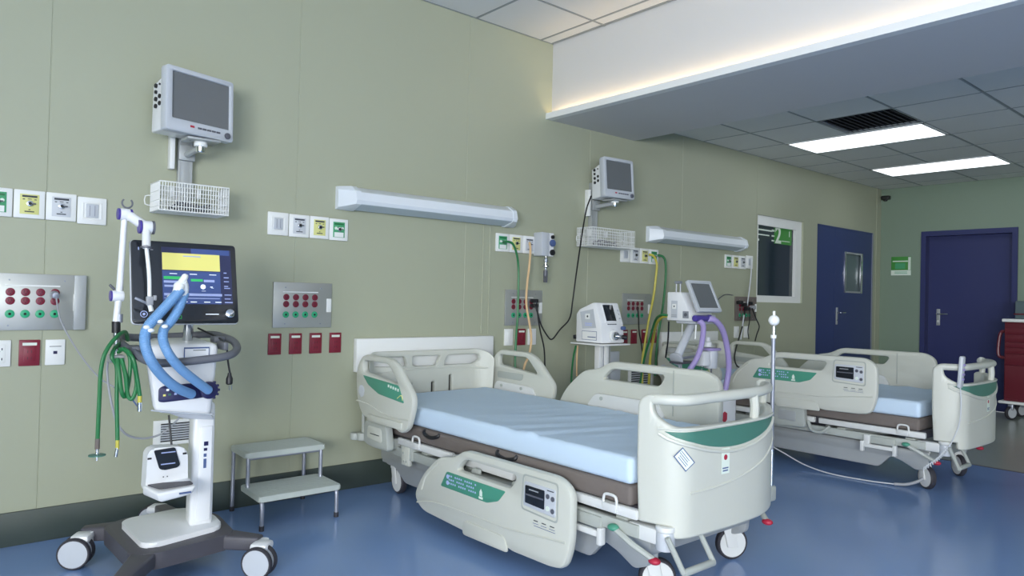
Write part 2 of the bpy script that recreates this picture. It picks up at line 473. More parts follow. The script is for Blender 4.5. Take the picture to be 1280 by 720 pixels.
# ------------------------------------------------------------------ beds
def wheel(parent, name, x, y, r, w, ang, tyre='rubber', hub='bedwhite', z=None, extra=None, off=(0, 0, 0)):
    """caster wheel with its axle turned by ang (0 = axle along x)"""
    z = r if z is None else z
    A = Vector((math.cos(ang), math.sin(ang), 0)); c = Vector((x, y, z))
    b = MB()
    prof = [(r*.80, -w/2), (r*.93, -w/2), (r, -w*.32), (r, w*.32), (r*.93, w/2), (r*.80, w/2)]
    b.lathe(prof, c, tyre, A, 28)
    o = b.build(name, parent, off=off)
    b = MB(); b.lathe([(r*.2, -w*.60), (r*.84, -w*.53), (r*.84, w*.53), (r*.2, w*.60)], c, hub, A, 28)
    b.cyl(c-A*w*.66, c+A*w*.66, r*.16, hub)
    b.build('hub', o, off=off)
    return o

# side rail outlines (world y, z) when raised
HR = [(-.14, .57), (-.12, .73), (-.19, .835), (-.55, .835), (-.745, .65), (-.745, .59), (-.70, .47), (-.64, .435), (-.56, .46), (-.33, .46), (-.20, .48)]
HRr = [.05, .08, .07, .09, .05, .05, .05, .04, .05, .05, .05]
HRh = [(-.205, .735), (-.205, .80), (-.49, .80), (-.60, .70)]
DZF = .385
FR = [(-.78, .14), (-.85, .26), (-1.0, .385), (-1.12, .40), (-1.21, .452), (-1.86, .455), (-1.935, .41), (-1.935, .19), (-1.90, .09), (-1.83, .075), (-1.58, .07), (-1.50, .085), (-1.30, .085), (-1.24, .065), (-.86, .08)]
FRr = [.06, .08, .08, .05, .05, .06, .06, .06, .05, .04, .02, .02, .02, .03, .07]
FRh = [(-1.15, .345), (-1.22, .408), (-1.60, .408), (-1.56, .345)]
GRN = [(-1.03, .245), (-1.08, .325), (-1.53, .325), (-1.48, .27), (-1.40, .245)]

def make_rail_head(root, s, cx, off):
    X = cx+s*.515
    b = MB()
    b.plate(rpoly(HR, HRr), [rpoly(HRh, .03)], .042, 'bedplastic', .014, 'x', X)
    o = b.build('head_side_rail', root, off=off)
    so = X+s*.0215; si = X-s*.0215
    b = MB(); b.plate(rpoly([(-.215, .715), (-.61, .695), (-.67, .605), (-.40, .625), (-.28, .665)], .015), [], .004, 'green', .001, 'x', so)
    for k in range(5): b.bx(so+s*.002, so+s*.0028, -.50-k*.025, -.515-k*.025, .675-.003*k, .69-.003*k, 'signwhite')
    b.tube([(so+s*.001, -.60, .625), (so+s*.001, -.64, .645), (so+s*.001, -.655, .62)], .003, 'yellow', 6)
    b.build('label_panel', o, 'green label panel', off=off)
    b = MB(); b.tube([(so, -.15, .56), (so, -.3, .55), (so, -.45, .52), (so, -.6, .515), (so, -.72, .52)], .005, 'bedplastic', 6)
    b.lathe([(.03, -.002), (.036, 0), (.03, .002), (.02, .0015)], (so, -.20, .62), 'devgray', (s, 0, 0), 20)
    b.bx(so-s*.002, so+s*.012, -.66, -.30, .46, .50, 'bedplastic', .006)
    b.build('ridge', o, off=off)
    b = MB(); b.plate(rpoly([(-.20, .645), (-.20, .69), (-.47, .69), (-.45, .645)], .02), [], .004, 'bedgray', .001, 'x', si)
    b.build('recess', o, off=off)
    b = MB(); b.plate(rpoly([(-.16, .53), (-.20, .625), (-.56, .615), (-.62, .53)], .03), [], .014, 'bedwhite', .004, 'x', si-s*.005)
    for y in (-.26, -.46): b.cyl((si-s*.008, y, .598), (si-s*.018, y, .598), .010, 'bedgray')
    b.build('inner_cover', o, off=off)
    # support arm
    b = MB()
    xa = cx+s*.50
    b.plate(rpoly([(-.21, .33), (-.22, .455), (-.46, .455), (-.49, .31), (-.27, .31)], .03), [], .05, 'bedgray', .012, 'x', xa)
    b.plate(rpoly([(-.26, .36), (-.27, .43), (-.42, .43), (-.43, .35)], .02), [], .004, 'bedplastic', .001, 'x', xa+s*.026)
    b.bx(xa+s*.027, xa+s*.029, -.40, -.30, .385, .39, 'ink')
    b.bx(xa-s*.0, xa-s*.12, -.45, -.28, .31, .37, 'bedgray', .01)
    b.build('rail_arm', root, off=off)
    return o

def make_rail_foot(root, s, cx, up, off):
    X = cx+s*.515; dz = DZF if up else 0
    sh = lambda L: [(a, z+dz) for a, z in L]
    b = MB()
    b.plate(rpoly(sh(FR), FRr), [rpoly(sh(FRh), .03)], .046, 'bedplastic', .015, 'x', X)
    o = b.build('foot_side_rail', root, off=off)
    so = X+s*.0235; si = X-s*.0235
    b = MB(); b.plate(rpoly(sh(GRN), .012), [], .004, 'green', .001, 'x', so)
    e = so+s*.002
    for k in range(3):
        for j in range(14):
            if (k+j) % 5 == 4: continue
            y = -1.10-j*.016; b.bx(e, e+s*.0006, y, y-.009, .268+k*.018+dz, .276+k*.018+dz, 'uigray')
    b.prism([(-1.345, .265+dz), (-1.345, .285+dz), (-1.355, .30+dz), (-1.365, .285+dz), (-1.365, .265+dz)], .001, 'signwhite', 'x', e)
    b.bx(e, e+s*.001, -1.34, -1.37, .252+dz, .262+dz, 'signwhite')
    for k in range(2): b.cyl((e, -1.09, .272+k*.03+dz), (e+s*.001, -1.09, .272+k*.03+dz), .011, 'uigray')
    b.build('label_panel', o, 'green label panel', off=off)
    b = MB()
    b.plate(rpoly(sh([(-1.635, .275), (-1.645, .43), (-1.865, .43), (-1.865, .265)]), .02), [rpoly(sh([(-1.643, .282), (-1.652, .423), (-1.858, .423), (-1.858, .272)]), .018)], .003, 'bedgray', .0005, 'x', so)
    b.plate(rpoly(sh([(-1.65, .295), (-1.655, .40), (-1.85, .40), (-1.85, .285)]), .012), [], .006, 'devgray', .002, 'x', so)
    for y in (-1.73, -1.78, -1.83):
        b.bx(so, so+s*.0008, y+.012, y-.014, .243+dz, .247+dz, 'ink'); b.bx(so, so+s*.0008, y+.016, y-.018, .232+dz, .234+dz, 'inkblue')
    b.bx(so, so+s*.0008, -1.72, -1.85, .222+dz, .224+dz, 'inkblue')
    b.bx(so+s*.003, so+s*.0045, -1.80, -1.84, .388+dz, .392+dz, 'ink')
    b.build('control_panel', o, off=off)
    b = MB(); b.plate(rpoly(sh([(-1.665, .31), (-1.665, .385), (-1.785, .385), (-1.785, .305)]), .006), [], .004, 'screendark', .001, 'x', so+s*.004)
    b.bx(so+s*.006, so+s*.0065, -1.69, -1.75, .368+dz, .373+dz, 'graycable'); b.bx(so+s*.006, so+s*.0065, -1.67, -1.78, .343+dz, .350+dz, 'devdark')
    b.build('control_screen', o, 'small black screen', off=off)
    for (y, z, mm) in ((-1.805, .365, 'devdark'), (-1.835, .36, 'devdark'), (-1.805, .315, 'signwhite'), (-1.835, .31, 'devdark')):
        b = MB(); b.cyl((so+s*.003, y, z+dz), (so+s*.006, y, z+dz), .0105, mm, n=12); b.build('button', o, off=off)
    b = MB(); b.tube([(so-s*.001, y, z+dz) for y, z in ((-.82, .115), (-.95, .145), (-1.1, .155), (-1.3, .16), (-1.55, .165), (-1.75, .185), (-1.91, .20))], .005, 'bedplastic', 6)
    b.tube([(so-s*.001, y, z+dz) for y, z in ((-.86, .19), (-.90, .27), (-1.0, .35))], .006, 'bedplastic', 6)
    b.plate(rpoly(sh([(-1.22, .055), (-1.23, .125), (-1.53, .125), (-1.56, .06)]), .025), [], .012, 'bedplastic', .004, 'x', so)
    b.build('ridge', o, off=off)
    b = MB(); b.plate(rpoly(sh([(-1.05, .18), (-1.12, .262), (-1.56, .262), (-1.62, .18), (-1.5, .16)]), .03), [], .024, 'bedwhite', .007, 'x', si-s*.010)
    for y in (-1.17, -1.50): b.cyl((si-s*.016, y, .236+dz), (si-s*.026, y, .236+dz), .011, 'bedgray')
    b.bx(si, si-s*.015, -1.15, -1.55, .163+dz, .172+dz, 'slot')
    b.bx(si, si-s*.003, -1.655, -1.66, .2+dz, .44+dz, 'bedgray')
    b.build('inner_cover', o, off=off)
    b = MB(); xa = cx+s*.50
    if up:
        b.plate(rpoly([(-1.16, .33), (-1.17, .465), (-1.43, .465), (-1.44, .31), (-1.22, .30)], .025), [], .05, 'bedgray', .01, 'x', xa)
        b.plate(rpoly([(-1.23, .35), (-1.24, .42), (-1.37, .42), (-1.37, .345)], .015), [], .004, 'steeldull', .001, 'x', xa+s*.026)
        b.bx(xa, xa-s*.12, -1.40, -1.20, .30, .36, 'bedgray', .01)
        b.tube([(xa, -1.45, .36), (xa, -1.48, .30), (xa, -1.55, .295), (xa-s*.02, -1.6, .34)], .012, 'bedgray', 6)
    else:
        b.plate(rpoly([(-1.17, .12), (-1.20, .36), (-1.26, .36), (-1.24, .12)], .02), [], .02, 'bedgray', .005, 'x', xa-s*.03)
        b.plate(rpoly([(-1.47, .12), (-1.50, .36), (-1.56, .36), (-1.54, .12)], .02), [], .02, 'bedgray', .005, 'x', xa-s*.03)
        b.bx(xa-s*.02, xa-s*.12, -1.56, -1.18, .29, .33, 'bedgray', .01)
    b.build('rail_arm', root, off=off)
    return o

def make_bed(cx, lab, up_left, casters, off=(0, 0, 0), fy=0):
    root = thing('hospital_bed', lab, 'hospital bed', (cx+off[0], -1.2, 0), 0)
    kw = dict(off=off)
    # lower chassis
    b = MB()
    for s in (-1, 1):
        b.plate(rpoly([(-.14, .27), (-.14, .20), (-.22, .17), (-.30, .17), (-.42, .10), (-1.88, .10), (-1.96, .185), (-2.03, .165), (-2.12, .12), (-2.19, .15), (-2.20, .25)], .02), [], .03, 'steeldull', .006, 'x', cx+s*.345)
    b.bx(cx-.33, cx+.33, -.35, -1.85, .22, .265, 'steeldull', .01)
    b.bx(cx-.35, cx+.35, -.135, -.24, .17, .26, 'steeldull', .01)
    b.bx(cx-.35, cx+.35, -2.08, -2.20, .19, .26, 'steeldull', .01)
    b.build('chassis', root, **kw)
    # lifting arms and inner mechanics
    b = MB()
    for s in (-1, 1):
        b.box((cx+s*.25, -.62, .305), (.05, .45, .05), 'bedgray', .008, Matrix.Rotation(.15, 3, 'X'))
        b.box((cx+s*.25, -1.70, .305), (.05, .45, .05), 'bedgray', .008, Matrix.Rotation(-.15, 3, 'X'))
    b.bx(cx-.2, cx+.2, -.8, -1.5, .265, .31, 'charcoal', .01)
    b.cyl((cx-.3, -.85, .30), (cx+.3, -.85, .30), .022, 'bedgray'); b.cyl((cx-.3, -1.5, .30), (cx+.3, -1.5, .30), .022, 'bedgray')
    b.build('lift_arms', root, **kw)
    # upper frame
    b = MB()
    for s in (-1, 1):
        b.bx(cx+s*.405, cx+s*.44, -.16, -2.2, .275, .325, 'bedgray', .006)
    for y in (-.2, -.7, -1.1, -1.65, -2.1): b.bx(cx-.42, cx+.42, y-.03, y+.03, .285, .335, 'bedgray', .005)
    b.build('upper_frame', root, **kw)
    b = MB(); b.bx(cx-.40, cx+.40, -.15, -2.18, .335, .385, 'charcoal', .008); b.build('deck', root, **kw)
    for s in (-1, 1):
        for y0, y1 in ((-.47, -.98), (-1.00, -1.47), (-1.50, -2.20)):
            b = MB(); b.bx(cx+s*.415, cx+s*.450, y0, y1, .345, .385, 'bedwhite', .008); b.build('deck_rail', root, **kw)
        for y in (-.67, -2.07):
            b = MB(); x = cx+s*.455
            b.tube([(x, y+.035, .37), (x, y+.033, .405), (x, y+.02, .418), (x, y-.02, .418), (x, y-.033, .405), (x, y-.035, .37)], .006, 'bedwhite', 8, 3)
            b.bx(x-.008, x+.008, y-.035, y+.035, .355, .385, 'bedwhite', .003)
            b.build('strap_hook', root, **kw)
        # accessory brackets
        b = MB(); x = cx+s*.45
        b.bx(x-s*.10, x+s*.0, -.50, -.62, .27, .35, 'bedgray', .01)
        b.bx(x-s*.02, x+s*.004, -.52, -.60, .24, .345, 'bedplastic', .008)
        for y, z in ((-.545, .31), (-.55, .265), (-.575, .265)): b.cyl((x, y, z), (x+s*.007, y, z), .007, 'bedgray', n=10)
        b.build('side_bracket', root, **kw)
        b = MB()
        b.bx(x-s*.14, x, -2.02, -1.84, .265, .315, 'bedgray', .008)
        b.bx(x-s*.03, x+s*.01, -1.82, -1.86, .25, .32, 'bedwhite', .006)
        b.bx(x-s*.015, x+s*.012, -1.80, -2.03, .235, .26, 'bedwhite', .005)
        for y in (-1.81, -2.02): b.bx(x-s*.017, x+s*.014, y-.012, y+.012, .205, .275, 'bedwhite', .005)
        b.build('bag_bracket', root, **kw)
    # headboard
    yb = lambda x: -.085-.09*max(0, (abs(x-cx)-.36)/.12)**2
    def bend(v): return (v.x, v.y+yb(v.x), v.z)
    xs_ = [cx-.48+.02*k for k in range(49)]
    out = rpoly([(cx-.47, .36), (cx-.48, .79), (cx-.42, .835), (cx+.42, .835), (cx+.48, .79), (cx+.47, .36)], [.02, .05, .05, .05, .05, .02])
    holes = [rpoly([(cx-.41, .745), (cx-.40, .80), (cx-.18, .80), (cx-.165, .735)], .02),
             rpoly([(cx-.12, .735), (cx-.125, .80), (cx+.095, .80), (cx+.06, .735)], .02),
             rpoly([(cx+.115, .735), (cx+.15, .80), (cx+.40, .80), (cx+.41, .76), (cx+.36, .735)], .02)]
    slots = []
    for sx in (-.27, -.135, .035, .175):
        h = .68 if sx < .1 else .72
        holes.append(rpoly([(cx+sx-.011, .50), (cx+sx-.011, h-.05), (cx+sx+.011, h-.05), (cx+sx+.011, .50)], .008))
    b = MB(); b.plate(out, holes, .035, 'bedplastic', .010, 'y', 0, cuts=[(0, xs_)], bend=bend)
    hb = b.build('headboard', root, **kw)
    b = MB(); b.bx(cx-.35, cx+.3, -.07, -.075, .48, .70, 'slot'); b.build('slot_backing', hb, **kw)
    b = MB()
    b.tube([(x, yb(x)-.016, .712+.008*math.cos((x-cx)*6)) for x in [cx-.45+.09*k for k in range(11)]], .006, 'bedplastic', 6)
    b.build('ridge', hb, **kw)
    # footboard, bowed in plan
    # plan: distance d from centre -> (x, y)
    PP = curve_pts([(-.425, -2.185, 0), (-.410, -2.25, 0), (-.388, -2.308, 0), (-.352, -2.340, 0), (-.29, -2.350, 0), (-.15, -2.357, 0), (0, -2.36, 0), (.14, -2.352, 0), (.25, -2.325, 0), (.335, -2.285, 0), (.395, -2.235, 0), (.425, -2.17, 0)], 8)
    for p_ in PP: p_.y += fy
    L = [0]
    for i in range(1, len(PP)): L.append(L[-1]+(PP[i]-PP[i-1]).length)
    T = L[-1]
    def fb(u, d=0, z=0):
        t = max(0, min(T, u+T/2)); i = 0
        while i < len(L)-2 and L[i+1] < t: i += 1
        w_ = (t-L[i])/(L[i+1]-L[i]); p = PP[i].lerp(PP[i+1], w_)
        tg = (PP[i+1]-PP[i]).normalized(); n = Vector((tg.y, -tg.x, 0))
        return (cx+p.x+n.x*d, p.y+n.y*d, z)
    def fbend(v): return fb(v.x, v.y*-1, v.z)
    us = [-T/2+T*k/64 for k in range(65)]
    h = T/2
    wi = .135   # width of the wrapped corner
    out = [(-h, .36), (-h+.008, .80)]
    out = rpoly([(-h+.012, .345), (-h, .55), (-h, .80), (-h+.03, .832), (-h+.075, .832), (-h+.058, .80), (-h+.068, .755), (-h+.135, .715), (0, .712), (h-wi-.075, .715), (h-wi+.0, .73), (h-.03, .74), (h, .73), (h, .55), (h-.012, .345), (h-wi, .345), (h-wi, .30), (-h+wi, .30), (-h+wi, .345)],
                [.01, .05, .03, .03, .01, .02, .04, .04, .01, .04, .02, .02, .03, .05, .01, .005, .03, .03, .005])
    b = MB(); b.plate(out, [], .042, 'bedplastic', .010, 'y', 0, cuts=[(0, us), (2, [.4, .5, .6, .7])], bend=fbend)
    fo = b.build('footboard', root, angle=50, **kw)
    b = MB()
    b.tube([fb(-h+.045, 0, .812)]+[fb(-h+.065+(T-.115)*k/20, 0, .815+.004*math.sin(k/20*PI)) for k in range(21)], .0215, 'bedplastic', 12, 2)
    b.sph(fb(h-.045, 0, .817), .030, 'bedplastic', (1, 1, .9))
    b.build('push_handle', fo, **kw)
    for u in (.12, h-.05):
        b = MB(); b.tube([fb(u-.008, 0, .815), fb(u, .004, .765), fb(u+.004, 0, .715)], .019, 'bedplastic', 10); b.build('handle_post', fo, **kw)
    b = MB()
    cr = [(-.405+.715*k/20, .700+.004*k/20) for k in range(21)]
    lo = [(-.405+.715*k/20, .700-.078*math.sin(PI*min(1, k/20)**.95)**.8) for k in range(20, -1, -1)]
    b.plate(cr+lo[1:-1], [], .006, 'greendark', .001, 'y', -.021, cuts=[(0, us)], bend=fbend)
    b.build('crescent_panel', fo, 'dark green crescent panel', **kw)
    b = MB()
    b.tube([fb(-.425+.75*k/24, .022, .690-.086*math.sin(PI*k/24)**.8) for k in range(25)], .008, 'bedplastic', 8, 1)
    b.tube([fb(-.43+.75*k/12, .022, .709) for k in range(13)], .006, 'bedplastic', 8, 1)
    b.tube([fb(-.32+.76*t, .0205, .470+.006*t+.165*t**2.3) for t in [k/16 for k in range(17)]], .0055, 'bedplastic', 8, 1)
    b.build('ridge', fo, **kw)
    # stickers
    def sticker(u, z, w_, hh, rot, m, pr, d=.0245, nm='sticker', lb=None):
        P = Vector(fb(u, d, z)); Q = Vector(fb(u+.01, d, z)); t = (Q-P).normalized()
        n = Vector((t.y, -t.x, 0)); M = Matrix(((t.x, 0, n.x, P.x), (t.y, 0, n.y, P.y), (t.z, 1, n.z, P.z), (0, 0, 0, 1)))
        M = M @ Matrix.Rotation(rot, 4, 'Z')
        b = MB(); pr(b); b.bm.transform(M); b.build(nm, fo, lb, **kw)
    def p1(b):
        b.box((0, 0, 0), (.078, .05, .001), 'inkblue'); b.box((0, 0, .0006), (.071, .043, .001), 'signwhite')
        for k in range(4): b.box((-.008 if k < 2 else 0, .012-.008*k, .0012), (.05, .0025, .0004), 'inkblue')
    if up_left is False: sticker(-.345, .60, .08, .05, -.85, None, p1, nm='sticker', lb='white sticker with a blue border')
    def p2(b):
        b.box((0, 0, 0), (.052, .10, .001), 'signwhite'); b.cyl((0, .014, 0), (0, .014, .0012), .011, 'redbright')
        for k in range(2): b.box((0, -.028-.01*k, .0006), (.038-.004*k, .005, .0006), 'inkblue')
    sticker(-.12 if not up_left else -.02, .570, .05, .1, 0, None, p2, lb='white sticker with a red dot')
    # corner bumpers
    for s in (-1, 1):
        b = MB(); bxx, byy = cx+s*.40-.03*(s+1), -2.30+.03*(s+1); b.cyl((bxx, byy, .255), (bxx, byy, .325), .036, 'devgray', bev=.004); b.cyl((bxx, byy, .325), (bxx, byy, .345), .038, 'bedwhite', bev=.003)
        b.bx(bxx-.03, bxx+.03, byy+.02, -2.14, .27, .33, 'bedwhite', .01); b.build('bumper', root, **kw)
        b = MB(); x = cx+s*.50
        b.cyl((x, -.17, .325), (x, -.17, .37), .038, 'bedgray', bev=.006); b.cyl((x+s*.03, -.13, .325), (x+s*.03, -.13, .365), .03, 'bedgray', bev=.006)
        b.bx(x-s*.12, x, -.2, -.14, .33, .36, 'bedgray', .008); b.build('bumper', root, **kw)
        b = MB(); b.tube([(x, -.17, .37), (x, -.165, .55)], .010, 'bedgray', 8, 0); b.build('socket_tube', root, **kw)
    # step bar under the footboard
    b = MB(); tp = [(cx-.435, -2.335, .315), (cx-.245, -2.335, .315)]; bt = [(cx-.385, -2.375, .185), (cx-.195, -2.375, .185)]
    for p_, q_ in zip(tp, bt): b.tube([p_, q_], .011, 'bedgray', 8, 0)
    b.cyl(bt[0], bt[1], .014, 'bedgray', bev=.003)
    b.build('fold_out_bar', root, **kw)
    # brake levers
    for s in (-1, 1):
        b = MB(); x = cx+s*.455
        b.tube([(x, -2.10, .29), (x-s*.01, -2.18, .25), (x-s*.05, -2.25, .205)], .013, 'bedgray', 8, 0); b.build('brake_lever', root, **kw)
        lv = root.children[-1]
        b = MB(); b.sph((x, -2.09, .295), .026, 'green', (.8, 1, .55)); b.build('green_pedal', lv, **kw)
        b = MB(); b.sph((x-s*.05, -2.255, .20), .026, 'redbright', (.8, 1, .55)); b.build('red_pedal', lv, **kw)
    # casters
    for i, (x, y, a) in enumerate(casters):
        ax = Vector((math.cos(a), math.sin(a), 0)); tr = Vector((-ax.y, ax.x, 0))
        b = MB()
        sx, sy = x+tr.x*.03, y+tr.y*.03
        b.cyl((sx, sy, .15), (sx, sy, .21), .032, 'bedwhite', bev=.004)
        for q in (-1, 1):
            c = Vector((x, y, 0))+ax*q*.027
            b.hexa([tuple(c+tr*.03+ax*q*.004+Vector((0, 0, .06))), tuple(c-tr*.02+ax*q*.004+Vector((0, 0, .06))), tuple(c-tr*.02-ax*q*.004+Vector((0, 0, .06))), tuple(c+tr*.03-ax*q*.004+Vector((0, 0, .06))),
                    tuple(c+tr*.055+ax*q*.004+Vector((0, 0, .155))), tuple(c+tr*.0+ax*q*.004+Vector((0, 0, .155))), tuple(c+tr*.0-ax*q*.004+Vector((0, 0, .155))), tuple(c+tr*.055-ax*q*.004+Vector((0, 0, .155)))], 'bedwhite', .003)
        b.box((sx, sy, .15), (.065, .06, .018), 'bedwhite', .006, Matrix.Rotation(a, 3, 'Z'))
        f = b.build('caster', root, **kw)
        wheel(f, 'wheel', x, y, .075, .034, a, off=off) if False else None
        bb = MB(); r_ = .075; w2 = .036
        bb.lathe([(r_*.80, -w2/2), (r_*.93, -w2/2), (r_, -w2*.32), (r_, w2*.32), (r_*.93, w2/2), (r_*.80, w2/2)], (x, y, r_), 'rubber', ax, 28)
        bb.lathe([(r_*.2, -w2*.60), (r_*.84, -w2*.53), (r_*.84, w2*.53), (r_*.2, w2*.60)], (x, y, r_), 'bedwhite', ax, 28)
        bb.build('wheel', f, **kw)
    # side rails
    for s in (-1, 1):
        make_rail_head(root, s, cx, off)
        make_rail_foot(root, s, cx, True if s > 0 else up_left, off)
    return root

def make_mattress(cx, lab, seed):
    root = thing('mattress', lab, 'mattress', (cx, -1.2, .388))
    b = MB(); b.bx(cx-.445, cx+.445, -2.165, -.135, .389, .47, 'brown', .018, 3); b.build('lower_cover', root)
    bm = bmesh.new(); bmesh.ops.create_cube(bm, size=1); bm.transform(Matrix.Diagonal((.885, 2.02, .108, 1)))
    bmesh.ops.bevel(bm, geom=bm.edges[:], offset=.022, segments=3, affect='EDGES', profile=.5)
    for k, n in ((0, 40), (1, 90)):
        for i in range(1, n):
            co = [0, 0, 0]; no = [0, 0, 0]; no[k] = 1; co[k] = (-.44+.88*i/n) if k == 0 else (-1.0+2.0*i/n)
            bmesh.ops.bisect_plane(bm, geom=bm.verts[:]+bm.edges[:]+bm.faces[:], plane_co=co, plane_no=no)
    from mathutils import noise
    for v in bm.verts:
        x, y, z = v.co
        if z > .03:
            t = (y+.2)*.9+x*.25
            w_ = noise.noise(Vector((x*2.2+seed, y*9+x*2.5, 0)))*.6+noise.noise(Vector((x*3+seed, y*26+x*6, 3)))*.4
            m_ = max(0, min(1, (.55-abs(y+.35))/.5))
            v.co.z += .012*w_*(.25+m_)-.006*math.exp(-((x/.3)**2))*.5
        elif abs(x) > .43:
            v.co.x += .004*noise.noise(Vector((seed, y*6, z*10)))*(1 if x > 0 else -1)
    b = MB(); b._merge(bm, 'sheet', Matrix.Translation((cx, -1.155, .525)))
    b.build('top_cover', root, 'pale blue top cover', angle=70)
    for s in (-1, 1):
        for y in (-.80, -1.42):
            b = MB(); x = cx+s*.447
            b.tube([(x-s*.01, y+.07, .462), (x+s*.004, y+.06, .448), (x+s*.008, y, .436), (x+s*.004, y-.06, .448), (x-s*.01, y-.07, .462)], .010, 'black', 8)
            b.build('carry_strap', root, 'black carry strap')
    return root

CX1, CX2 = 2.62, 5.46
make_bed(CX1, 'nearer hospital bed with its left side rail folded down and empty pale blue mattress', False,
         [(CX1-.30, -.26, -.1), (CX1+.30, -.26, .1), (CX1-.25, -2.15, .85), (CX1+.36, -2.10, 1.05)])
make_bed(CX2, 'farther hospital bed with both side rails up, by the blue double door', True,
         [(CX2-.30, -.26, -.1), (CX2+.30, -.26, .1), (CX2-.29, -2.16, -.62), (CX2+.30, -2.16, -.75)], fy=-.045)
make_mattress(CX1, 'long pale blue and brown mattress on the nearer bed with the lowered rail', 1)
make_mattress(CX2, 'pale blue and brown mattress on the farther bed, partly hidden by its raised rail', 7)

# wall boards behind the two heads
def wall_board(x0, x1, lab):
    b = MB(); b.bx(x0, x1, -.045, -.001, .71, .915, 'white', .006)
    o = b.build('bumper_board', None, lab, 'wall board', 'wall boards behind the bed heads')
wall_board(2.13, 3.20, 'long white bumper board on the wall behind the nearer bed head')
wall_board(5.10, 5.95, 'pale bumper board on the wall behind the farther bed head')

# infusion pole on the nearer bed
r = thing('infusion_pole', 'slim steel infusion pole with a white ball top at the near bed foot', 'infusion pole', (3.085, -2.235, .29))
px, py = 3.075, -2.24
b = MB(); b.cyl((px, py, .30), (px, py, 1.06), .0095, 'graymetal'); b.cyl((px, py, .30), (px, py, .52), .012, 'chrome'); b.build('pole', r)
b = MB(); b.cyl((px, py, 1.03), (px, py, 1.045), .013, 'plate'); b.cyl((px, py, 1.045), (px, py, 1.085), .010, 'chrome'); b.sph((px, py, 1.112), .025, 'plate'); b.cyl((px, py, 1.13), (px, py, 1.155), .006, 'plate'); b.build('ball_top', r)
b = MB(); b.bx(px-.05, px+.02, py-.02, py+.04, .285, .355, 'bedgray', .01); b.build('bracket', r)

# hand control hanging on the farther footboard
r = thing('hand_control', 'pale hand control with coiled cable hooked on the farther footboard', 'hand control', (CX2-.40, -2.395, .66))
x, y = CX2-.40, -2.385
b = MB(); b.box((x, y, .79), (.055, .025, .20), 'devgray', .010, Matrix.Rotation(.06, 3, 'X')); b.build('handset', r)
for k in range(4):
    b = MB(); b.box((x, y-.012-.002*k, .745+.03*k), (.035, .004, .014), 'purplehose', .002); b.build('button', r)
b = MB()
pts = [(x, y+.005, .70), (x-.01, y-.005, .60), (x-.05, y-.01, .48), (x-.13, y, .38), (x-.17, y+.01, .34)]
b.tube(pts, .004, 'whitecable', 6)
co = []
P = curve_pts([(x-.17, y+.01, .34), (x-.21, y+.05, .27), (x-.28, y+.11, .2)], 40)
for i, p in enumerate(P): co.append(p+Vector((math.cos(i*1.1), 0, math.sin(i*1.1)))*.011)
b.tube(co, .0035, 'whitecable', 6, 0); b.build('cable', r)

# mains cable under the farther bed
b = MB(); b.tube([(x, y, max(z, .008)) for x, y, z in [(4.98, -1.13, .14), (5.0, -1.25, .09), (5.02, -1.4, .03), (5.0, -1.6, .008), (5.02, -1.85, .008), (5.06, -2.0, .012)]], .0045, 'whitecable', 8)
b.tube([(5.06, -2.0, .012), (5.1, -2.07, .02), (5.14, -2.14, .06), (5.18, -2.17, .12)], .010, 'graycable', 8)
b.build('mains_cable', None, 'pale mains cable looping down from the farther bed onto the floor', 'cable')

# ------------------------------------------------------------------ things on the wall
def gas_plate(x0, x1, kind, lab, group, zc=1.565, used=None):
    w_ = x1-x0-.004; xc = (x0+x1)/2
    r = thing('gas_outlet', lab, 'wall outlet', (xc, 0, zc-.065), 0, group)
    F = WF(xc, -.012, zc)
    b = MB(); b.box((xc, -.006, zc), (w_, .012, .13), 'plate', .004); b.build('cover_plate', r)
    b = MB(); M = F
    iw = w_*.62
    if kind == 'gray':
        b.plate(rpoly(rect(-iw*.55, iw*.55, -.042, .042), .006), [rpoly(rect(-iw*.45, iw*.45, -.035, .035), .005)], .006, 'plate', .002)
        b.box((0, 0, .002), (iw*.7, .066, .006), 'devgray', .003)
        for q in (-1, 1): b.box((q*iw*.14, 0, .0055), (.003, .05, .002), 'graymetal')
        nm = 'insert'
    else:
        mm = {'green': 'greenlabel', 'yellow': 'yellow', 'white': 'plategray'}[kind]
        b.box((0, 0, .0008), (iw, .092, .002), mm, .0005)
        if kind == 'green':
            b.box((0, -.030, .002), (iw*.8, .028, .001), 'plate'); b.box((0, .034, .002), (iw*.8, .01, .001), 'ink' if False else 'greenhose')
            for q in (-1, 1): b.cyl((q*iw*.28, .008, .001), (q*iw*.28, .008, .006), .009, 'signwhite', n=12)
        else:
            b.box((0, .036, .002), (iw*.78, .009, .001), 'ink'); b.box((0, .024, .002), (iw*.2, .003, .001), 'ink')
            for q in (-1, 1): b.box((q*iw*.3, .022, .002), (iw*.12, .004, .001), 'ink')
            b.box((0, -.034, .002), (iw*.5, .005, .001), 'ink'); b.box((0, -.025, .002), (iw*.1, .004, .001), 'ink')
        nm = 'label_insert'
    b.bm.transform(M); b.build(nm, r)
    if kind != 'gray':
        b = MB(); b.cyl((0, .003, .001), (0, .003, .012), .0135, 'chrome', n=16, bev=.002); b.cyl((0, .003, .012), (0, .003, .016), .007, 'black', n=12)
        b.box((.014, .003, .010), (.02, .006, .006), 'devdark', .001)
        b.bm.transform(M); b.build('connector', r)
    return r
G1 = 'medical gas outlets in the far left row'; G2 = 'medical gas outlets left of the long wall lamp'; G3 = 'medical gas outlets right of the long wall lamp'
G4 = 'medical gas outlets under the second wall lamp'; G5 = 'medical gas outlets beside the window'
gas_plate(.265, .39, 'green', 'green-labelled gas outlet cut by the left edge of the picture', G1)
gas_plate(.39, .515, 'yellow', 'yellow-labelled gas outlet, second in the row at the left picture edge', G1)
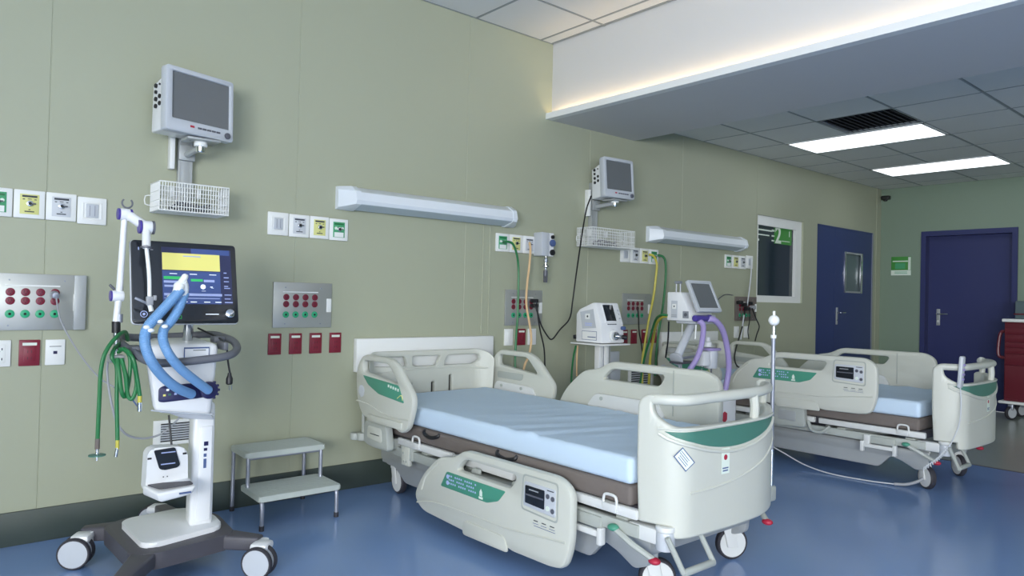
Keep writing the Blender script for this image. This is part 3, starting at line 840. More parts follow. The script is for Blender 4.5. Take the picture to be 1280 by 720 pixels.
gas_plate(.515, .642, 'white', 'white-labelled gas outlet, third in the row at the left picture edge', G1)
gas_plate(.642, .77, 'gray', 'blank grey outlet plate closing the left row above the steel panel', G1, 1.558)
gas_plate(1.57, 1.695, 'gray', 'blank grey outlet plate left in the row beside the long wall lamp', G2, 1.575)
gas_plate(1.695, 1.822, 'white', 'white-labelled gas outlet in the row between big monitor and long wall lamp', G2, 1.573)
gas_plate(1.822, 1.945, 'yellow', 'yellow-labelled gas outlet in the row between big monitor and long wall lamp', G2, 1.573)
gas_plate(1.945, 2.07, 'green', 'green-labelled gas outlet just below the left end of the long wall lamp', G2, 1.57)
gas_plate(3.225, 3.352, 'green', 'green-labelled gas outlet with a dark green hose, by the long lamp end', G3, 1.58)
gas_plate(3.352, 3.48, 'yellow', 'yellow-labelled gas outlet next to the outlet with the dark green hose', G3, 1.58)
gas_plate(3.48, 3.61, 'white', 'white-labelled gas outlet with the orange hose', G3, 1.58)
gas_plate(4.565, 4.69, 'gray', 'blank grey outlet plate under the smaller monitor basket', G4, 1.57)
gas_plate(4.69, 4.815, 'white', 'white-labelled gas outlet under the second wall lamp', G4, 1.57)
gas_plate(4.815, 4.94, 'yellow', 'yellow-labelled gas outlet with yellow hose under the second wall lamp', G4, 1.57)
gas_plate(4.94, 5.065, 'green', 'green-labelled gas outlet with green hose under the second wall lamp', G4, 1.57)
gas_plate(6.09, 6.215, 'green', 'small green-labelled gas outlet in the row left of the window', G5, 1.59)
gas_plate(6.215, 6.34, 'yellow', 'small yellow-labelled gas outlet in the row left of the window', G5, 1.59)
gas_plate(6.34, 6.465, 'white', 'small white-labelled gas outlet in the row left of the window', G5, 1.59)
gas_plate(6.465, 6.59, 'gray', 'blank grey outlet plate nearest to the window frame', G5, 1.60)

def power_panel(x0, x1, lab, zt=1.245, zb=.985, m='steel', first=False, edge=True):
    r = thing('electrical_outlet_station', lab, 'power panel', ((x0+x1)/2, 0, zb))
    b = MB(); b.bx(x0, x1, -.014, 0, zb, zt, m, .002)
    for x in (x0+.07, x1-.07):
        for z in (zb+.022, zt-.03): b.cyl((x, -.014, z), (x, -.016, z), .004, 'graymetal', n=10)
    xc = x0+.075; st = .058
    b.bx(xc-.02, xc+st*3+.02, -.0145, -.014, zt-.058, zt-.052, 'plate')
    b.build('faceplate', r)
    for j in range(2):
        for i in range(4):
            x, z = xc+st*i, zt-.085-.040*j
            b = MB(); b.cyl((x, -.013, z), (x, -.018, z), .0185, 'redsock', n=20, bev=.002)
            for q in (-1, 1): b.bx(x+q*.006-.0012, x+q*.006+.0012, -.0184, -.0179, z-.002, z+.008, 'black')
            b.bx(x-.002, x+.002, -.0184, -.0179, z-.010, z-.006, 'black'); b.build('socket', r, 'dark red socket')
    for i in range(4):
        x, z = xc+st*i, zt-.185
        b = MB(); b.cyl((x, -.013, z), (x, -.018, z), .019, 'greensock', n=20, bev=.002); b.cyl((x, -.018, z), (x, -.0186, z), .006, 'dark', n=10); b.build('ground_jack', r, 'green ground jack')
    if edge:
        b = MB(); b.bx(x1-.034, x1-.004, -.020, -.014, zb+.09, zb+.17, 'plate', .002); b.build('label_holder', r)
    return r
pA = power_panel(.315, .672, 'bright steel power panel at the left edge with a grey cord plugged in')
power_panel(1.615, 1.972, 'steel power panel with red sockets and nothing plugged in', edge=True)
power_panel(3.325, 3.685, 'steel power panel with a black plug and the green and orange hoses in front')
power_panel(4.60, 4.965, 'steel power panel behind the yellow and green hoses')
pE = power_panel(6.285, 6.665, 'dark brownish power panel crowded with plugs below the window', 1.25, 1.01, 'brown')
# hinged end box of the leftmost panel
b = MB(); b.bx(.640, .690, -.026, -.013, .985, 1.245, 'steeldull', .003); b.build('end_box', pA)

def small_plate(x0, x1, z0, z1, m, lab, group=None, kind='red'):
    nm = {'red': 'red_outlet', 'socket': 'wall_socket', 'data': 'data_outlet', 'switch': 'switch_plate'}[kind]
    r = thing(nm, lab, 'wall outlet', ((x0+x1)/2, 0, z0), 0, group)
    xc = (x0+x1)/2; zc = (z0+z1)/2; w_ = x1-x0
    b = MB(); b.bx(x0, x1, -.010, 0, z0, z1, m, .003); 
    if kind == 'data':
        b.bx(xc-w_*.3, xc+w_*.3, -.0105, -.009, z1-.034, z1-.031, 'ink')
    b.build('cover_plate', r)
    b = MB()
    if kind == 'red':
        b.bx(xc-w_*.34, xc+w_*.34, -.0115, -.009, z1-.026, z1-.013, 'signwhite'); b.build('name_strip', r, 'white name strip')
        b = MB(); b.bx(xc-w_*.28, xc+w_*.28, -.0125, -.009, z0+.018, z1-.034, m, .002)
        for k in (0, 1):
            b.bx(xc-.008, xc-.006, -.013, -.012, zc-.03+.03*k, zc-.018+.03*k, 'black'); b.bx(xc+.006, xc+.008, -.013, -.012, zc-.03+.03*k, zc-.018+.03*k, 'black')
        b.build('insert', r)
    elif kind == 'socket':
        b.bx(xc-w_*.25, xc+w_*.25, -.0125, -.009, z0+.018, z1-.018, m, .003)
        for k in (0, 1):
            for q in (-1, 1): b.bx(xc+q*.009-.002, xc+q*.009+.002, -.0133, -.012, zc-.03+.045*k, zc-.02+.045*k, 'ink')
            b.bx(xc-.002, xc+.002, -.0133, -.012, zc-.038+.045*k, zc-.034+.045*k, 'ink')
        b.build('insert', r)
    elif kind == 'data':
        b.bx(xc-.008, xc+.008, -.0115, -.009, zc-.008, zc+.006, 'navy'); b.build('jack', r)
    else:
        b.bx(xc-w_*.2, xc+w_*.2, -.0125, -.009, z0+.025, z1-.025, m, .002); b.build('insert', r)
    return r
small_plate(.315, .400, .82, .94, 'plate', 'white twin socket cut by the left picture edge under the steel panel', None, 'socket')
small_plate(.430, .512, .82, .94, 'redplate', 'dark red outlet plate alone below the leftmost steel panel')
small_plate(.533, .612, .82, .94, 'plate', 'white data outlet with one small dark jack, left of the green hoses', None, 'data')
GR = 'four red outlet plates below the empty steel panel'
for i, (a, l) in enumerate(((1.595, 'leftmost of the four red outlet plates below the empty steel panel'), (1.718, 'second from left of the four red outlet plates below the empty steel panel'), (1.842, 'third from left of the four red outlet plates below the empty steel panel'), (1.968, 'rightmost of the four red outlet plates, nearest the white wall board'))):
    small_plate(a, a+.076, .832, .952, 'redplate', l, GR)
small_plate(3.328, 3.408, .84, .96, 'plate', 'white blank outlet plate left of a red one, above the nearer bed', None, 'switch')
small_plate(3.450, 3.530, .84, .96, 'redplate', 'single red outlet plate between two white ones above the nearer bed')
small_plate(3.555, 3.635, .84, .96, 'plate', 'white outlet plate behind the orange hose', None, 'switch')
GQ = 'four red outlet plates behind the white desktop ventilator'
for a, l in ((4.605, 'leftmost of the red outlet plates, behind the white desktop ventilator'), (4.725, 'second of the red outlet plates right of the white desktop ventilator'), (4.865, 'third of the red outlet plates, crossed by a black cable'), (4.99, 'last of the red outlet plates, behind the yellow hoses')):
    small_plate(a, a+.075, .82, .94, 'redplate', l, GQ)
small_plate(6.28, 6.36, .84, .955, 'plate', 'small pale outlet plate below the brown power panel, left one', None, 'switch')
small_plate(6.455, 6.54, .84, .955, 'plate', 'small pale outlet plate below the brown power panel, right one', None, 'switch')

def grille(x0, x1, z0, z1, lab, n=7):
    r = thing('vent_grille', lab, 'vent grille', ((x0+x1)/2, 0, z0))
    b = MB(); b.plate(rect(x0, x1, z0, z1), [rect(x0+.035, x1-.03, z0+.018, z1-.018)], .012, 'plate', .002, 'y', -.006)
    b.build('frame', r)
    b = MB(); b.bx(x0+.03, x1-.025, -.004, -.001, z0+.015, z1-.015, 'dark')
    for k in range(n):
        z = z0+.022+(z1-z0-.044)*(k+.5)/n
        b.box(((x0+x1)/2, -.007, z), (x1-x0-.066, .004, (z1-z0-.044)/n*.55), 'plategray', 0, Matrix.Rotation(.4, 3, 'X'))
    b.build('louvre', r)
grille(1.01, 1.26, .385, .515, 'white vent grille low on the wall behind the ventilator column')
grille(4.70, 5.03, .44, .62, 'white vent grille low on the wall seen through the raised far rail')
# white wall chase seen through the rail handle opening
r = thing('wall_holder', 'pale blue-white wall holder seen through and above the nearer bed far rail', 'wall holder', (4.49, 0, .53))
b = MB(); b.bx(4.43, 4.555, -.035, 0, .66, .765, 'devgray', .008); b.build('upper_box', r)
b = MB(); b.plate(rpoly([(4.435, .535), (4.43, .66), (4.555, .66), (4.55, .535), (4.52, .515), (4.46, .515)], .012), [], .05, 'devgray', .006, 'y', -.025); b.build('lower_box', r)

# wall lamps
def wall_lamp(x0, x1, lab, z0=1.695, z1=1.83):
    r = thing('wall_lamp', lab, 'wall lamp', ((x0+x1)/2, 0, z0))
    h = z1-z0
    prof = [(0, z0+.01), (-.03, z0), (-.125, z0+.03), (-.135, z0+.05), (-.12, z1-.035), (-.06, z1), (0, z1)]
    L_ = x1-x0
    b = MB(); b.prism(prof, L_-.20, 'lampwhite', 'x', (x0+x1)/2)
    b.build('housing', r)
    b = MB(); b.prism([(-.034, z0-.001), (-.122, z0+.027), (-.133, z0+.050), (-.128, z0+.052), (-.034, z0+.004)], L_-.22, 'lampdiff', 'x', (x0+x1)/2, .0)
    b.build('diffuser', r)
    for s, xe in ((-1, x0), (1, x1)):
        b = MB(); xi = xe-s*.10; xo = xe
        p2 = [(0, z0-.004), (-.035, z0-.006), (-.130, z0+.026), (-.141, z0+.05), (-.125, z1-.030), (-.062, z1+.005), (0, z1+.005)]
        p3 = [(0, z0), (-.012, z0-.002), (-.035, z0+.008), (-.040, z0+.05), (-.035, z1-.02), (-.02, z1), (0, z1)]
        bb = bmesh.new()
        A = [bb.verts.new((xi-s*.004, p[0], p[1])) for p in p2]; B = [bb.verts.new((xi+s*.03, p[0], p[1])) for p in p2]; Cc = [bb.verts.new((xo, p[0], p[1])) for p in p3]
        n = len(p2); bb.faces.new(A); bb.faces.new(Cc)
        for P_, Q_ in ((A, B), (B, Cc)):
            for i in range(n): bb.faces.new((P_[i], P_[(i+1) % n], Q_[(i+1) % n], Q_[i]))
        b._merge(bb, 'lampwhite'); b.build('end_cap', r, angle=25)
    return r
wall_lamp(1.985, 3.385, 'long white wall lamp above the head of the nearer bed')
wall_lamp(4.90, 6.36, 'white wall lamp farther along, above the head of the farther bed')

# signs, sensor on the end wall
b = MB()
b.bm.transform(Matrix()); F = frame((XR-.004, -.255, 1.70), -PI/2, 0)
b.box((0, 0, 0), (.235, .235, .006), 'greensign', .001)
b.box((0, -.085, .0035), (.235, .065, .002), 'signwhite'); b.box((.1, .03, .0035), (.03, .16, .002), 'signwhite'); b.box((0, .06, .0035), (.2, .014, .002), 'signwhite')
b.box((-.01, .0, .0035), (.12, .07, .0015), 'greenlabel')
for k in range(2): b.box((-.0, -.075-.018*k, .005), (.15, .006, .001), 'greensock')
b.bm.transform(F); b.build('wall_sign', None, 'small green and white sign between the corner and the end door', 'sign')
b = MB(); b.bx(XR-.07, XR, -.12, -.02, 2.55, 2.60, 'black', .01); b.cyl((XR-.05, -.07, 2.55), (XR-.05, -.07, 2.53), .025, 'black', bev=.004)
b.build('motion_sensor', None, 'small dark sensor high in the corner beside the end wall', 'sensor')

# ------------------------------------------------------------------ wall mounted monitors
def monitor(c, yaw, tilt, w_, h, lab, refl, post_x, arm_z, back=.12):
    r = thing('patient_monitor', lab, 'patient monitor', (c[0], c[1], c[2]-h/2), 0)
    F = frame(c, yaw, tilt)
    def fin(b, nm, par=None, lb=None, **k): b.bm.transform(F); return b.build(nm, par or r, lb, **k)
    so = rpoly(rect(-w_/2, w_/2, -h/2, h/2), .018); si = rpoly([(-w_*.41, -h*.30), (-w_*.41, h*.42), (w_*.44, h*.42), (w_*.44, -h*.30)], .006)
    b = MB(); b.plate(so, [si], .05, 'devgray', .006, 'z', -.025)
    bz = fin(b, 'bezel')
    b = MB(); b.box((0, 0, -.052), (w_-.014, h-.014, .02), 'devgray', .004); 
    b.hexa([(-w_*.44, -h*.46, -.06), (w_*.44, -h*.46, -.06), (w_*.40, h*.33, -.06), (-w_*.44, h*.33, -.06)][::1] and
           [(-w_*.42, -h*.47, -.06-back), (w_*.42, -h*.47, -.06-back), (w_*.44, -h*.47, -.055), (-w_*.46, -h*.47, -.055),
            (-w_*.40, h*.28, -.06-back), (w_*.40, h*.28, -.06-back), (w_*.44, h*.36, -.055), (-w_*.46, h*.36, -.055)], 'devwhite', .008)
    hs = fin(b, 'housing')
    b = MB(); b.box((w_*.015, h*.06, -.012), (w_*.86, h*.73, .004), 'screensheen'); fin(b, 'screen', None, 'dark glossy switched-off screen')
    x = -w_*.455
    for i, (dz_, yy, rr) in enumerate(((-.13, .22, .011), (-.09, .22, .005), (-.13, .13, .009), (-.13, .03, .011), (-.095, .05, .011), (-.13, -.07, .011), (-.095, -.05, .011))):
        b = MB(); zz = -.06-back*(.16 if dz_ > -.1 else .52)-.01; xx = -w_*.452+.0 - (0)
        xx = -w_*(.46-.04*((-.055-zz)/back))
        b.cyl((xx+.004, yy*h*1.1, zz), (xx-.004, yy*h*1.1, zz), rr, 'black', n=12); fin(b, 'port')
    b = MB(); b.cyl((w_*.40, -h*.41, -.002), (w_*.40, -h*.41, .010), .016, 'devdark', n=20, bev=.003); fin(b, 'knob')
    b = MB()
    for k in range(5): b.box((w_*(-.02+.07*k), -h*.385, .001), (w_*.06, .009, .003), 'devdark', .001)
    fin(b, 'key_strip')
    b = MB(); b.box((-w_*.13, -h*.38, .001), (w_*.06, .01, .002), 'redbright'); fin(b, 'alarm_key', None, 'red key')
    # bracket on the wall
    k = thing('monitor_bracket', 'pale post and jointed arm on the wall holding the '+('large left monitor' if w_ > .33 else 'smaller monitor between the lamps'), 'bracket', (post_x, 0, 1.72))
    b = MB(); b.bx(post_x-.035, post_x+.035, -.035, -.001, 1.60, c[2]-.02, 'steeldull', .004)
    for q in (-1, 1): b.bx(post_x+q*.028-.004, post_x+q*.028+.004, -.04, -.03, 1.60, c[2]-.02, 'steeldull')
    b.build('post', k)
    b = MB(); b.bx(post_x-.080, post_x-.056, -.05, -.001, arm_z-.11, arm_z+.10, 'plate', .004); b.build('cable_cover', k)
    jp = Vector((c[0]+.02, c[1]+.06, arm_z))
    b = MB(); b.tube([(post_x, -.03, arm_z-.03), (post_x, -.06, arm_z-.03), (jp.x, jp.y, arm_z-.005)], .017, 'steeldull', 8, 0); b.bx(post_x-.04, post_x+.04, -.06, -.03, arm_z-.06, arm_z+.02, 'steeldull', .006); b.build('arm', k)
    b = MB(); b.cyl((jp.x, jp.y, arm_z-.035), (jp.x, jp.y, arm_z+.045), .022, 'chrome', bev=.004); b.cyl((jp.x, jp.y, arm_z-.005), (jp.x, jp.y, arm_z+.02), .032, 'plate', bev=.004); b.sph((jp.x-.05, jp.y, arm_z+.03), .012, 'black'); b.build('joint', k)
    zt = c[2]-h/2
    b = MB(); b.box((jp.x, jp.y, zt-.012), (.16, .12, .012), 'steeldull', .003); b.cyl((jp.x, jp.y, arm_z+.04), (jp.x, jp.y, zt-.01), .016, 'chrome'); b.build('top_plate', k)
    return r
monitor((1.125, -.25, 2.110), math.radians(15.9), math.radians(1.6), .365, .315, 'large white monitor with blank grey screen mounted high above the tall ventilator', 0, 1.12, 1.915)
monitor((4.255, -.25, 2.137), math.radians(-5.3), math.radians(5), .315, .314, 'smaller white monitor mounted high between the two wall lamps', 0, 4.21, 1.955)

def basket(x0, x1, y0, y1, z0, z1, lab, nx=26):
    r = thing('wire_basket', lab, 'basket', ((x0+x1)/2, 0, z0))
    b = MB(); t = .0022
    def wire(p, q): b.cyl(p, q, t, 'plate', n=5)
    for z in (z0, z0+.022, z0+.05, z0+.095, z1):
        rr = b
        for p, q in (((x0, y0, z), (x1, y0, z)), ((x0, y1, z), (x1, y1, z)), ((x0, y0, z), (x0, y1, z)), ((x1, y0, z), (x1, y1, z))):
            b.cyl(p, q, .0035 if z in (z0, z1) else t, 'plate', n=6)
    for i in range(nx+1):
        x = x0+(x1-x0)*i/nx
        wire((x, y0, z0), (x, y0, z1)); wire((x, y1, z0), (x, y1, z1)); wire((x, y0, z0), (x, y1, z0))
    for i in range(1, 12):
        y = y0+(y1-y0)*i/12
        wire((x0, y, z0), (x0, y, z1)); wire((x1, y, z0), (x1, y, z1)); wire((x0, y, z0), (x1, y, z0))
    b.build('wire_mesh', r)
    b = MB()
    for q in (.3, .7): b.bx(x0+(x1-x0)*q-.01, x0+(x1-x0)*q+.01, y1, y1+.03 if y1 < -.03 else 0, z0+.09, z1, 'plate')
    b.build('hanger', r)
    for s, x in ((-1, x0), (1, x1)):
        b = MB(); b.tube([(x, -.07, z0+.03), (x+s*.03, -.07, z0+.035), (x+s*.03, -.07, z0+.075), (x, -.07, z0+.08)], .003, 'plate', 6, 2); b.build('side_hook', r)
    return r
basket(.955, 1.285, -.21, -.045, 1.575, 1.715, 'white wire basket below the large monitor, above the tall ventilator')
basket(4.01, 4.50, -.21, -.045, 1.60, 1.74, 'white wire basket below the smaller monitor between the wall lamps', 24)
# coiled leads lying in the baskets
for (x0, x1, lab) in ((1.0, 1.25, 'dark coiled sensor leads lying in the basket under the large monitor'), (4.08, 4.40, 'dark coiled sensor leads lying in the basket under the smaller monitor')):
    z0 = 1.583 if x0 < 2 else 1.608
    b = MB(); pts = []
    for i in range(60):
        a = i*.55; pts.append(((x0+x1)/2+math.cos(a)*(x1-x0)*.42*(.6+.4*math.sin(i*.37)), -.125+math.sin(a)*.05, z0+.005+.035*(i/60)+.012*math.sin(i*1.7)))
    b.tube(pts, .004, 'devdark', 5, 2); b.build('sensor_leads', None, lab, 'cable')

# vacuum regulator hanging at the end of the outlet row
r = thing('vacuum_regulator', 'grey regulator with round dials and a small glass trap, right of the orange hose', 'regulator', (3.66, 0, 1.50))
b = MB(); b.bx(3.59, 3.665, -.10, -.001, 1.50, 1.675, 'devgray', .008); b.build('body', r)
b = MB(); b.bx(3.66, 3.725, -.085, -.001, 1.50, 1.675, 'devwhite', .006); b.build('front', r)
for z, rr, m_ in ((1.645, .014, 'black'), (1.60, .026, 'inkblue'), (1.53, .022, 'black')):
    b = MB(); b.cyl((3.705, -.083, z), (3.705, -.10, z), rr, m_, n=20, bev=.002); b.build('dial', r)
b = MB(); b.cyl((3.645, -.085, 1.49), (3.645, -.085, 1.505), .006, 'chrome'); b.lathe([(.006, 0), (.018, -.012), (.02, -.03), (.012, -.04), (.012, -.05), (.026, -.062), (.026, -.07), (.01, -.078), (.006, -.10)], (3.645, -.085, 1.49), 'chrome')
b.build('trap', r)
b = MB(); b.cyl((3.645, -.085, 1.35), (3.645, -.085, 1.395), .016, 'devdark'); b.box((3.635, -.085, 1.33), (.012, .012, .05), 'devdark', .003); b.box((3.657, -.085, 1.33), (.012, .012, .05), 'devdark', .003); b.build('hose_end', r)

# ------------------------------------------------------------------ tall ventilator on its trolley
V = thing('ventilator', 'tall white ventilator on a dark wheeled base with a large lit touchscreen', 'ventilator', (.93, -.66, 0))
b = MB()
b.prism(rpoly([(.70, -.46), (.715, -.90), (.80, -.94), (1.13, -.87), (1.155, -.56), (1.06, -.40), (.80, -.39)], .05), .065, 'charcoal', 'z', .122, .008)
def leg(p, q, w0=.055, w1=.028, z0=.095, z1=.155, zz0=.085, zz1=.145):
    p = Vector(p); q = Vector(q); d = (q-p).normalized(); n = Vector((-d.y, d.x))
    b.hexa([(p.x+n.x*w0, p.y+n.y*w0, z0), (p.x-n.x*w0, p.y-n.y*w0, z0), (q.x-n.x*w1, q.y-n.y*w1, zz0), (q.x+n.x*w1, q.y+n.y*w1, zz0),
            (p.x+n.x*w0, p.y+n.y*w0, z1), (p.x-n.x*w0, p.y-n.y*w0, z1), (q.x-n.x*w1, q.y-n.y*w1, zz1), (q.x+n.x*w1, q.y+n.y*w1, zz1)], 'charcoal', .01)
leg((.80, -.47), (.64, -.38)); leg((.80, -.84), (.63, -1.10)); leg((1.06, -.80), (1.21, -.95)); leg((1.0, -.47), (1.0, -.22))
b.build('base', V)
b = MB(); b.prism(rpoly([(.76, -.52), (.765, -.84), (.80, -.875), (1.10, -.80), (1.115, -.63), (1.05, -.44), (.80, -.47)], .045), .022, 'devwhite', 'z', .165, .006); b.build('base_cover', V)
for (x, y, a, lx, ly) in ((.605, -.465, 1.05, .655, -.43), (.60, -1.19, .9, .635, -1.12), (1.175, -1.025, .75, 1.215, -.965), (.985, -.155, .9, 1.0, -.225)):
    ax = Vector((math.cos(a), math.sin(a), 0))
    b = MB(); b.cyl((lx, ly, .085), (lx, ly, .135), .022, 'devwhite')
    tr = (Vector((lx, ly, 0))-Vector((x, y, 0))); tr = tr-ax*tr.dot(ax)
    b.box(((x+lx)/2, (y+ly)/2, .118), (.085, .075, .036), 'devwhite', .014, Matrix.Rotation(a, 3, 'Z'))
    f = b.build('caster', V)
    for q in (-1, 1):
        b = MB(); c = Vector((x, y, .066))+ax*q*.024; w2 = .022; r_ = .066
        b.lathe([(r_*.85, -w2/2), (r_*.95, -w2/2), (r_, -w2*.25), (r_, w2*.25), (r_*.95, w2/2), (r_*.85, w2/2)], c, 'rubber', ax, 28)
        b.lathe([(.006, -w2*.6), (r_*.3, -w2*.62), (r_*.86, -w2*.54), (r_*.86, w2*.54), (r_*.3, w2*.62), (.006, w2*.6)], c, 'devgray', ax, 28)
        b.build('wheel', f)
b = MB(); b.hexa([(.975, -.745, .17), (1.075, -.745, .17), (1.08, -.62, .17), (.995, -.62, .17), (.985, -.745, .70), (1.075, -.745, .70), (1.08, -.62, .70), (1.00, -.62, .70)], 'devwhite', .016)
b.hexa([(1.0, -.752, .19), (1.062, -.752, .19), (1.062, -.735, .19), (1.0, -.735, .19), (1.008, -.752, .60), (1.062, -.752, .60), (1.062, -.735, .60), (1.008, -.735, .60)], 'devwhite', .006)
b.build('column', V)
b = MB()
for k, (w_, h_, z) in enumerate(((.018, .018, .525), (.014, .012, .50), (.012, .014, .475), (.012, .04, .44))): b.bx(1.025, 1.025+w_, -.7535, -.752, z-h_/2, z+h_/2, 'navy' if k < 2 else 'inkblue')
b.build('maker_mark', V, 'small dark lettering marks on the column')
# body
b = MB()
b.hexa([(.79, -.86, .69), (1.022, -.86, .655), (1.05, -.56, .655), (.885, -.56, .70), (.745, -.86, .965), (1.045, -.86, .965), (1.06, -.54, .975), (.84, -.54, .975)], 'devwhite', .028)
b.hexa([(.93, -.79, .645), (1.06, -.79, .63), (1.07, -.60, .63), (.97, -.60, .645), (.815, -.85, .70), (1.02, -.85, .67), (1.05, -.56, .68), (.89, -.56, .70)], 'devwhite', .012)
B = b.build('body', V)
b = MB(); b.tube([(.788, -.861, .705), (.80, -.862, .70), (1.0, -.862, .670), (1.022, -.862, .669)], .003, 'devgray', 6, 2); b.build('seam', B)
F = frame((0, -.862, 0), 0, 0)
b = MB(); b.plate(rpoly([(.807, .737), (.807, .79), (.825, .80), (.96, .805), (1.0, .80), (1.0, .745), (.96, .74), (.825, .733)], .014), [], .010, 'navy', .003, 'y', -.866)
b.cyl((1.0, -.86, .772), (1.0, -.885, .772), .036, 'navy', n=28, bev=.004)
for k in range(5): a = -1+k*.5; b.box((1.0+.038*math.cos(a), -.878, .772+.038*math.sin(a)), (.010, .012, .010), 'navy', .002)
for (x, z, m_) in ((.840, .783, 'uiwhite'), (.858, .785, 'purpledark'), (.828, .762, 'uiyellow'), (.848, .764, 'greendark'), (.87, .765, 'uigray'), (.888, .77, 'redsock')): b.bx(x-.005, x+.005, -.872, -.870, z-.004, z+.004, m_)
b.build('connector_panel', B, 'dark navy connector panel')
b = MB(); b.bx(.90, 1.0, -.866, -.862, .905, .952, 'inkblue'); b.bx(.903, .997, -.8675, -.864, .900, .946, 'devwhite'); b.bx(.935, .985, -.8685, -.867, .938, .941, 'ink'); b.build('name_label', B, 'white label with a blue border')
# handle ring
b = MB()
ring = [(0.697,-0.660,0.978),(0.695,-0.740,0.963),(0.715,-0.840,0.937),(0.749,-0.920,0.908),(0.805,-0.950,0.899),(0.937,-0.950,0.906),(1.048,-0.940,0.918),(1.112,-0.870,0.937),(1.137,-0.760,0.964),(1.121,-0.660,0.980),(1.091,-0.580,0.987),(0.980,-0.520,0.978),(0.810,-0.540,0.975),(0.729,-0.580,0.982)]
b.tube(ring, .0165, 'handlegray', 12, 5, closed=True)
b.box([(1.094,-0.680,0.971)][0], (.05, .06, .03), 'handlegray', .008); b.box([(1.075,-0.800,0.951)][0], (.02, .10, .035), 'handlegray', .006); b.box((.735, -.80, .945), (.05, .10, .03), 'handlegray', .01)
b.build('handle', V, 'grey hand rail ring')
# screen
b = MB(); b.cyl((.96, -.70, .965), (.955, -.73, 1.10), .021, 'chrome', n=24); b.box((.955, -.73, 1.11), (.09, .03, .10), 'devdark', .008); b.build('screen_post', V)
FS = frame((.921, -.80, 1.219), math.radians(-1.1), math.radians(12.8)); SW, SH = .416, .347
def sc(b, nm, par, lb=None): b.bm.transform(FS); return b.build(nm, par, lb)
b = MB(); b.plate(rpoly(rect(-SW/2, SW/2, -SH/2, SH/2), .018), [], .014, 'screendark', .004, 'z', -.007)
b.plate(rpoly(rect(-SW/2-.003, SW/2+.003, -SH/2-.003, SH/2+.003), .02), [], .014, 'devgray', .004, 'z', -.020)
b.box((0, 0, -.04), (SW*.8, SH*.8, .03), 'devwhite', .01)
S = sc(b, 'touchscreen', V, 'black framed touchscreen')
def ui(b, u0, u1, v0, v1, m, z=.0016): b.box(((u0+u1-1)/2*SW, (1-v0-v1)/2*SH, z), ((u1-u0)*SW, (v1-v0)*SH, .0008), m)
b = MB()
ui(b, .27, .945, .07, .765, 'uidark', .0006); ui(b, .275, .83, .36, .765, 'uiblue', .0010); ui(b, .55, .93, .075, .14, 'uiblue', .0010)
ui(b, .275, .83, .14, .35, 'uiyellow'); ui(b, .47, .64, .168, .180, 'uigray', .0022)
for u in (.34, .53, .72): ui(b, u, u+.07, .392, .40, 'uiwhite')
ui(b, .285, .50, .43, .465, 'uigreen'); ui(b, .54, .655, .455, .485, 'uigreen'); ui(b, .665, .77, .46, .49, 'uigray')
ui(b, .285, .47, .482, .51, 'uigray'); ui(b, .29, .45, .535, .56, 'uigray')
ui(b, .285, .84, .635, .665, 'uigray'); ui(b, .285, .815, .69, .70, 'uigray')
for u in (.44, .53, .66, .77): ui(b, u, u+.06, .735, .745, 'uiwhite')
for k, (v, w_) in enumerate(((.36, .03), (.42, .05), (.47, .05), (.53, .04), (.555, .06), (.64, .07), (.69, .06), (.735, .08))): ui(b, .865, .865+w_, v, v+.012, 'uigray')
b.cyl((.155*SW, -.05*SH, .001), (.155*SW, -.05*SH, .0028), .0105, 'uiwhite', n=20); ui(b, .725, .75, .545, .555, 'uiwhite'); ui(b, .735, .76, .56, .565, 'uiwhite'); ui(b, .64, .68, .60, .604, 'uiwhite')
ui(b, .67, .80, .885, .895, 'uiwhite'); ui(b, .17, .195, .11, .118, 'graycable'); ui(b, .06, .07, .09, .125, 'uigray')
sc(b, 'display', S, 'lit display with a yellow box and blue fields')
b = MB(); b.lathe([(.022, 0), (.022, .004), (.0185, .014), (.0155, .016), (.0, .016)], (.405*SW, -.385*SH, .001), 'chrome', (0, 0, 1)); sc(b, 'knob', S)
b = MB(); b.tube([(-.40*SW+.0125*math.cos(t*PI/10), -.39*SH+.0125*math.sin(t*PI/10), .001) for t in range(20)], .0018, 'uigray', 6, 0, closed=True); b.cyl((-.40*SW, -.39*SH, 0), (-.40*SW, -.39*SH, .002), .0055, 'uigray', n=12); sc(b, 'power_key', S)
b = MB(); b.box((-.095*SW, -.36*SH, .001), (.03, .014, .003), 'uigray', .001); b.box((-.095*SW, -.36*SH, .002), (.026, .010, .003), 'black', .001); sc(b, 'key', S)
b = MB(); b.box((-.095*SW, -.425*SH, .001), (.03, .014, .003), 'uigreen', .001); b.box((-.095*SW, -.425*SH, .002), (.026, .010, .003), 'black', .001); sc(b, 'key', S)
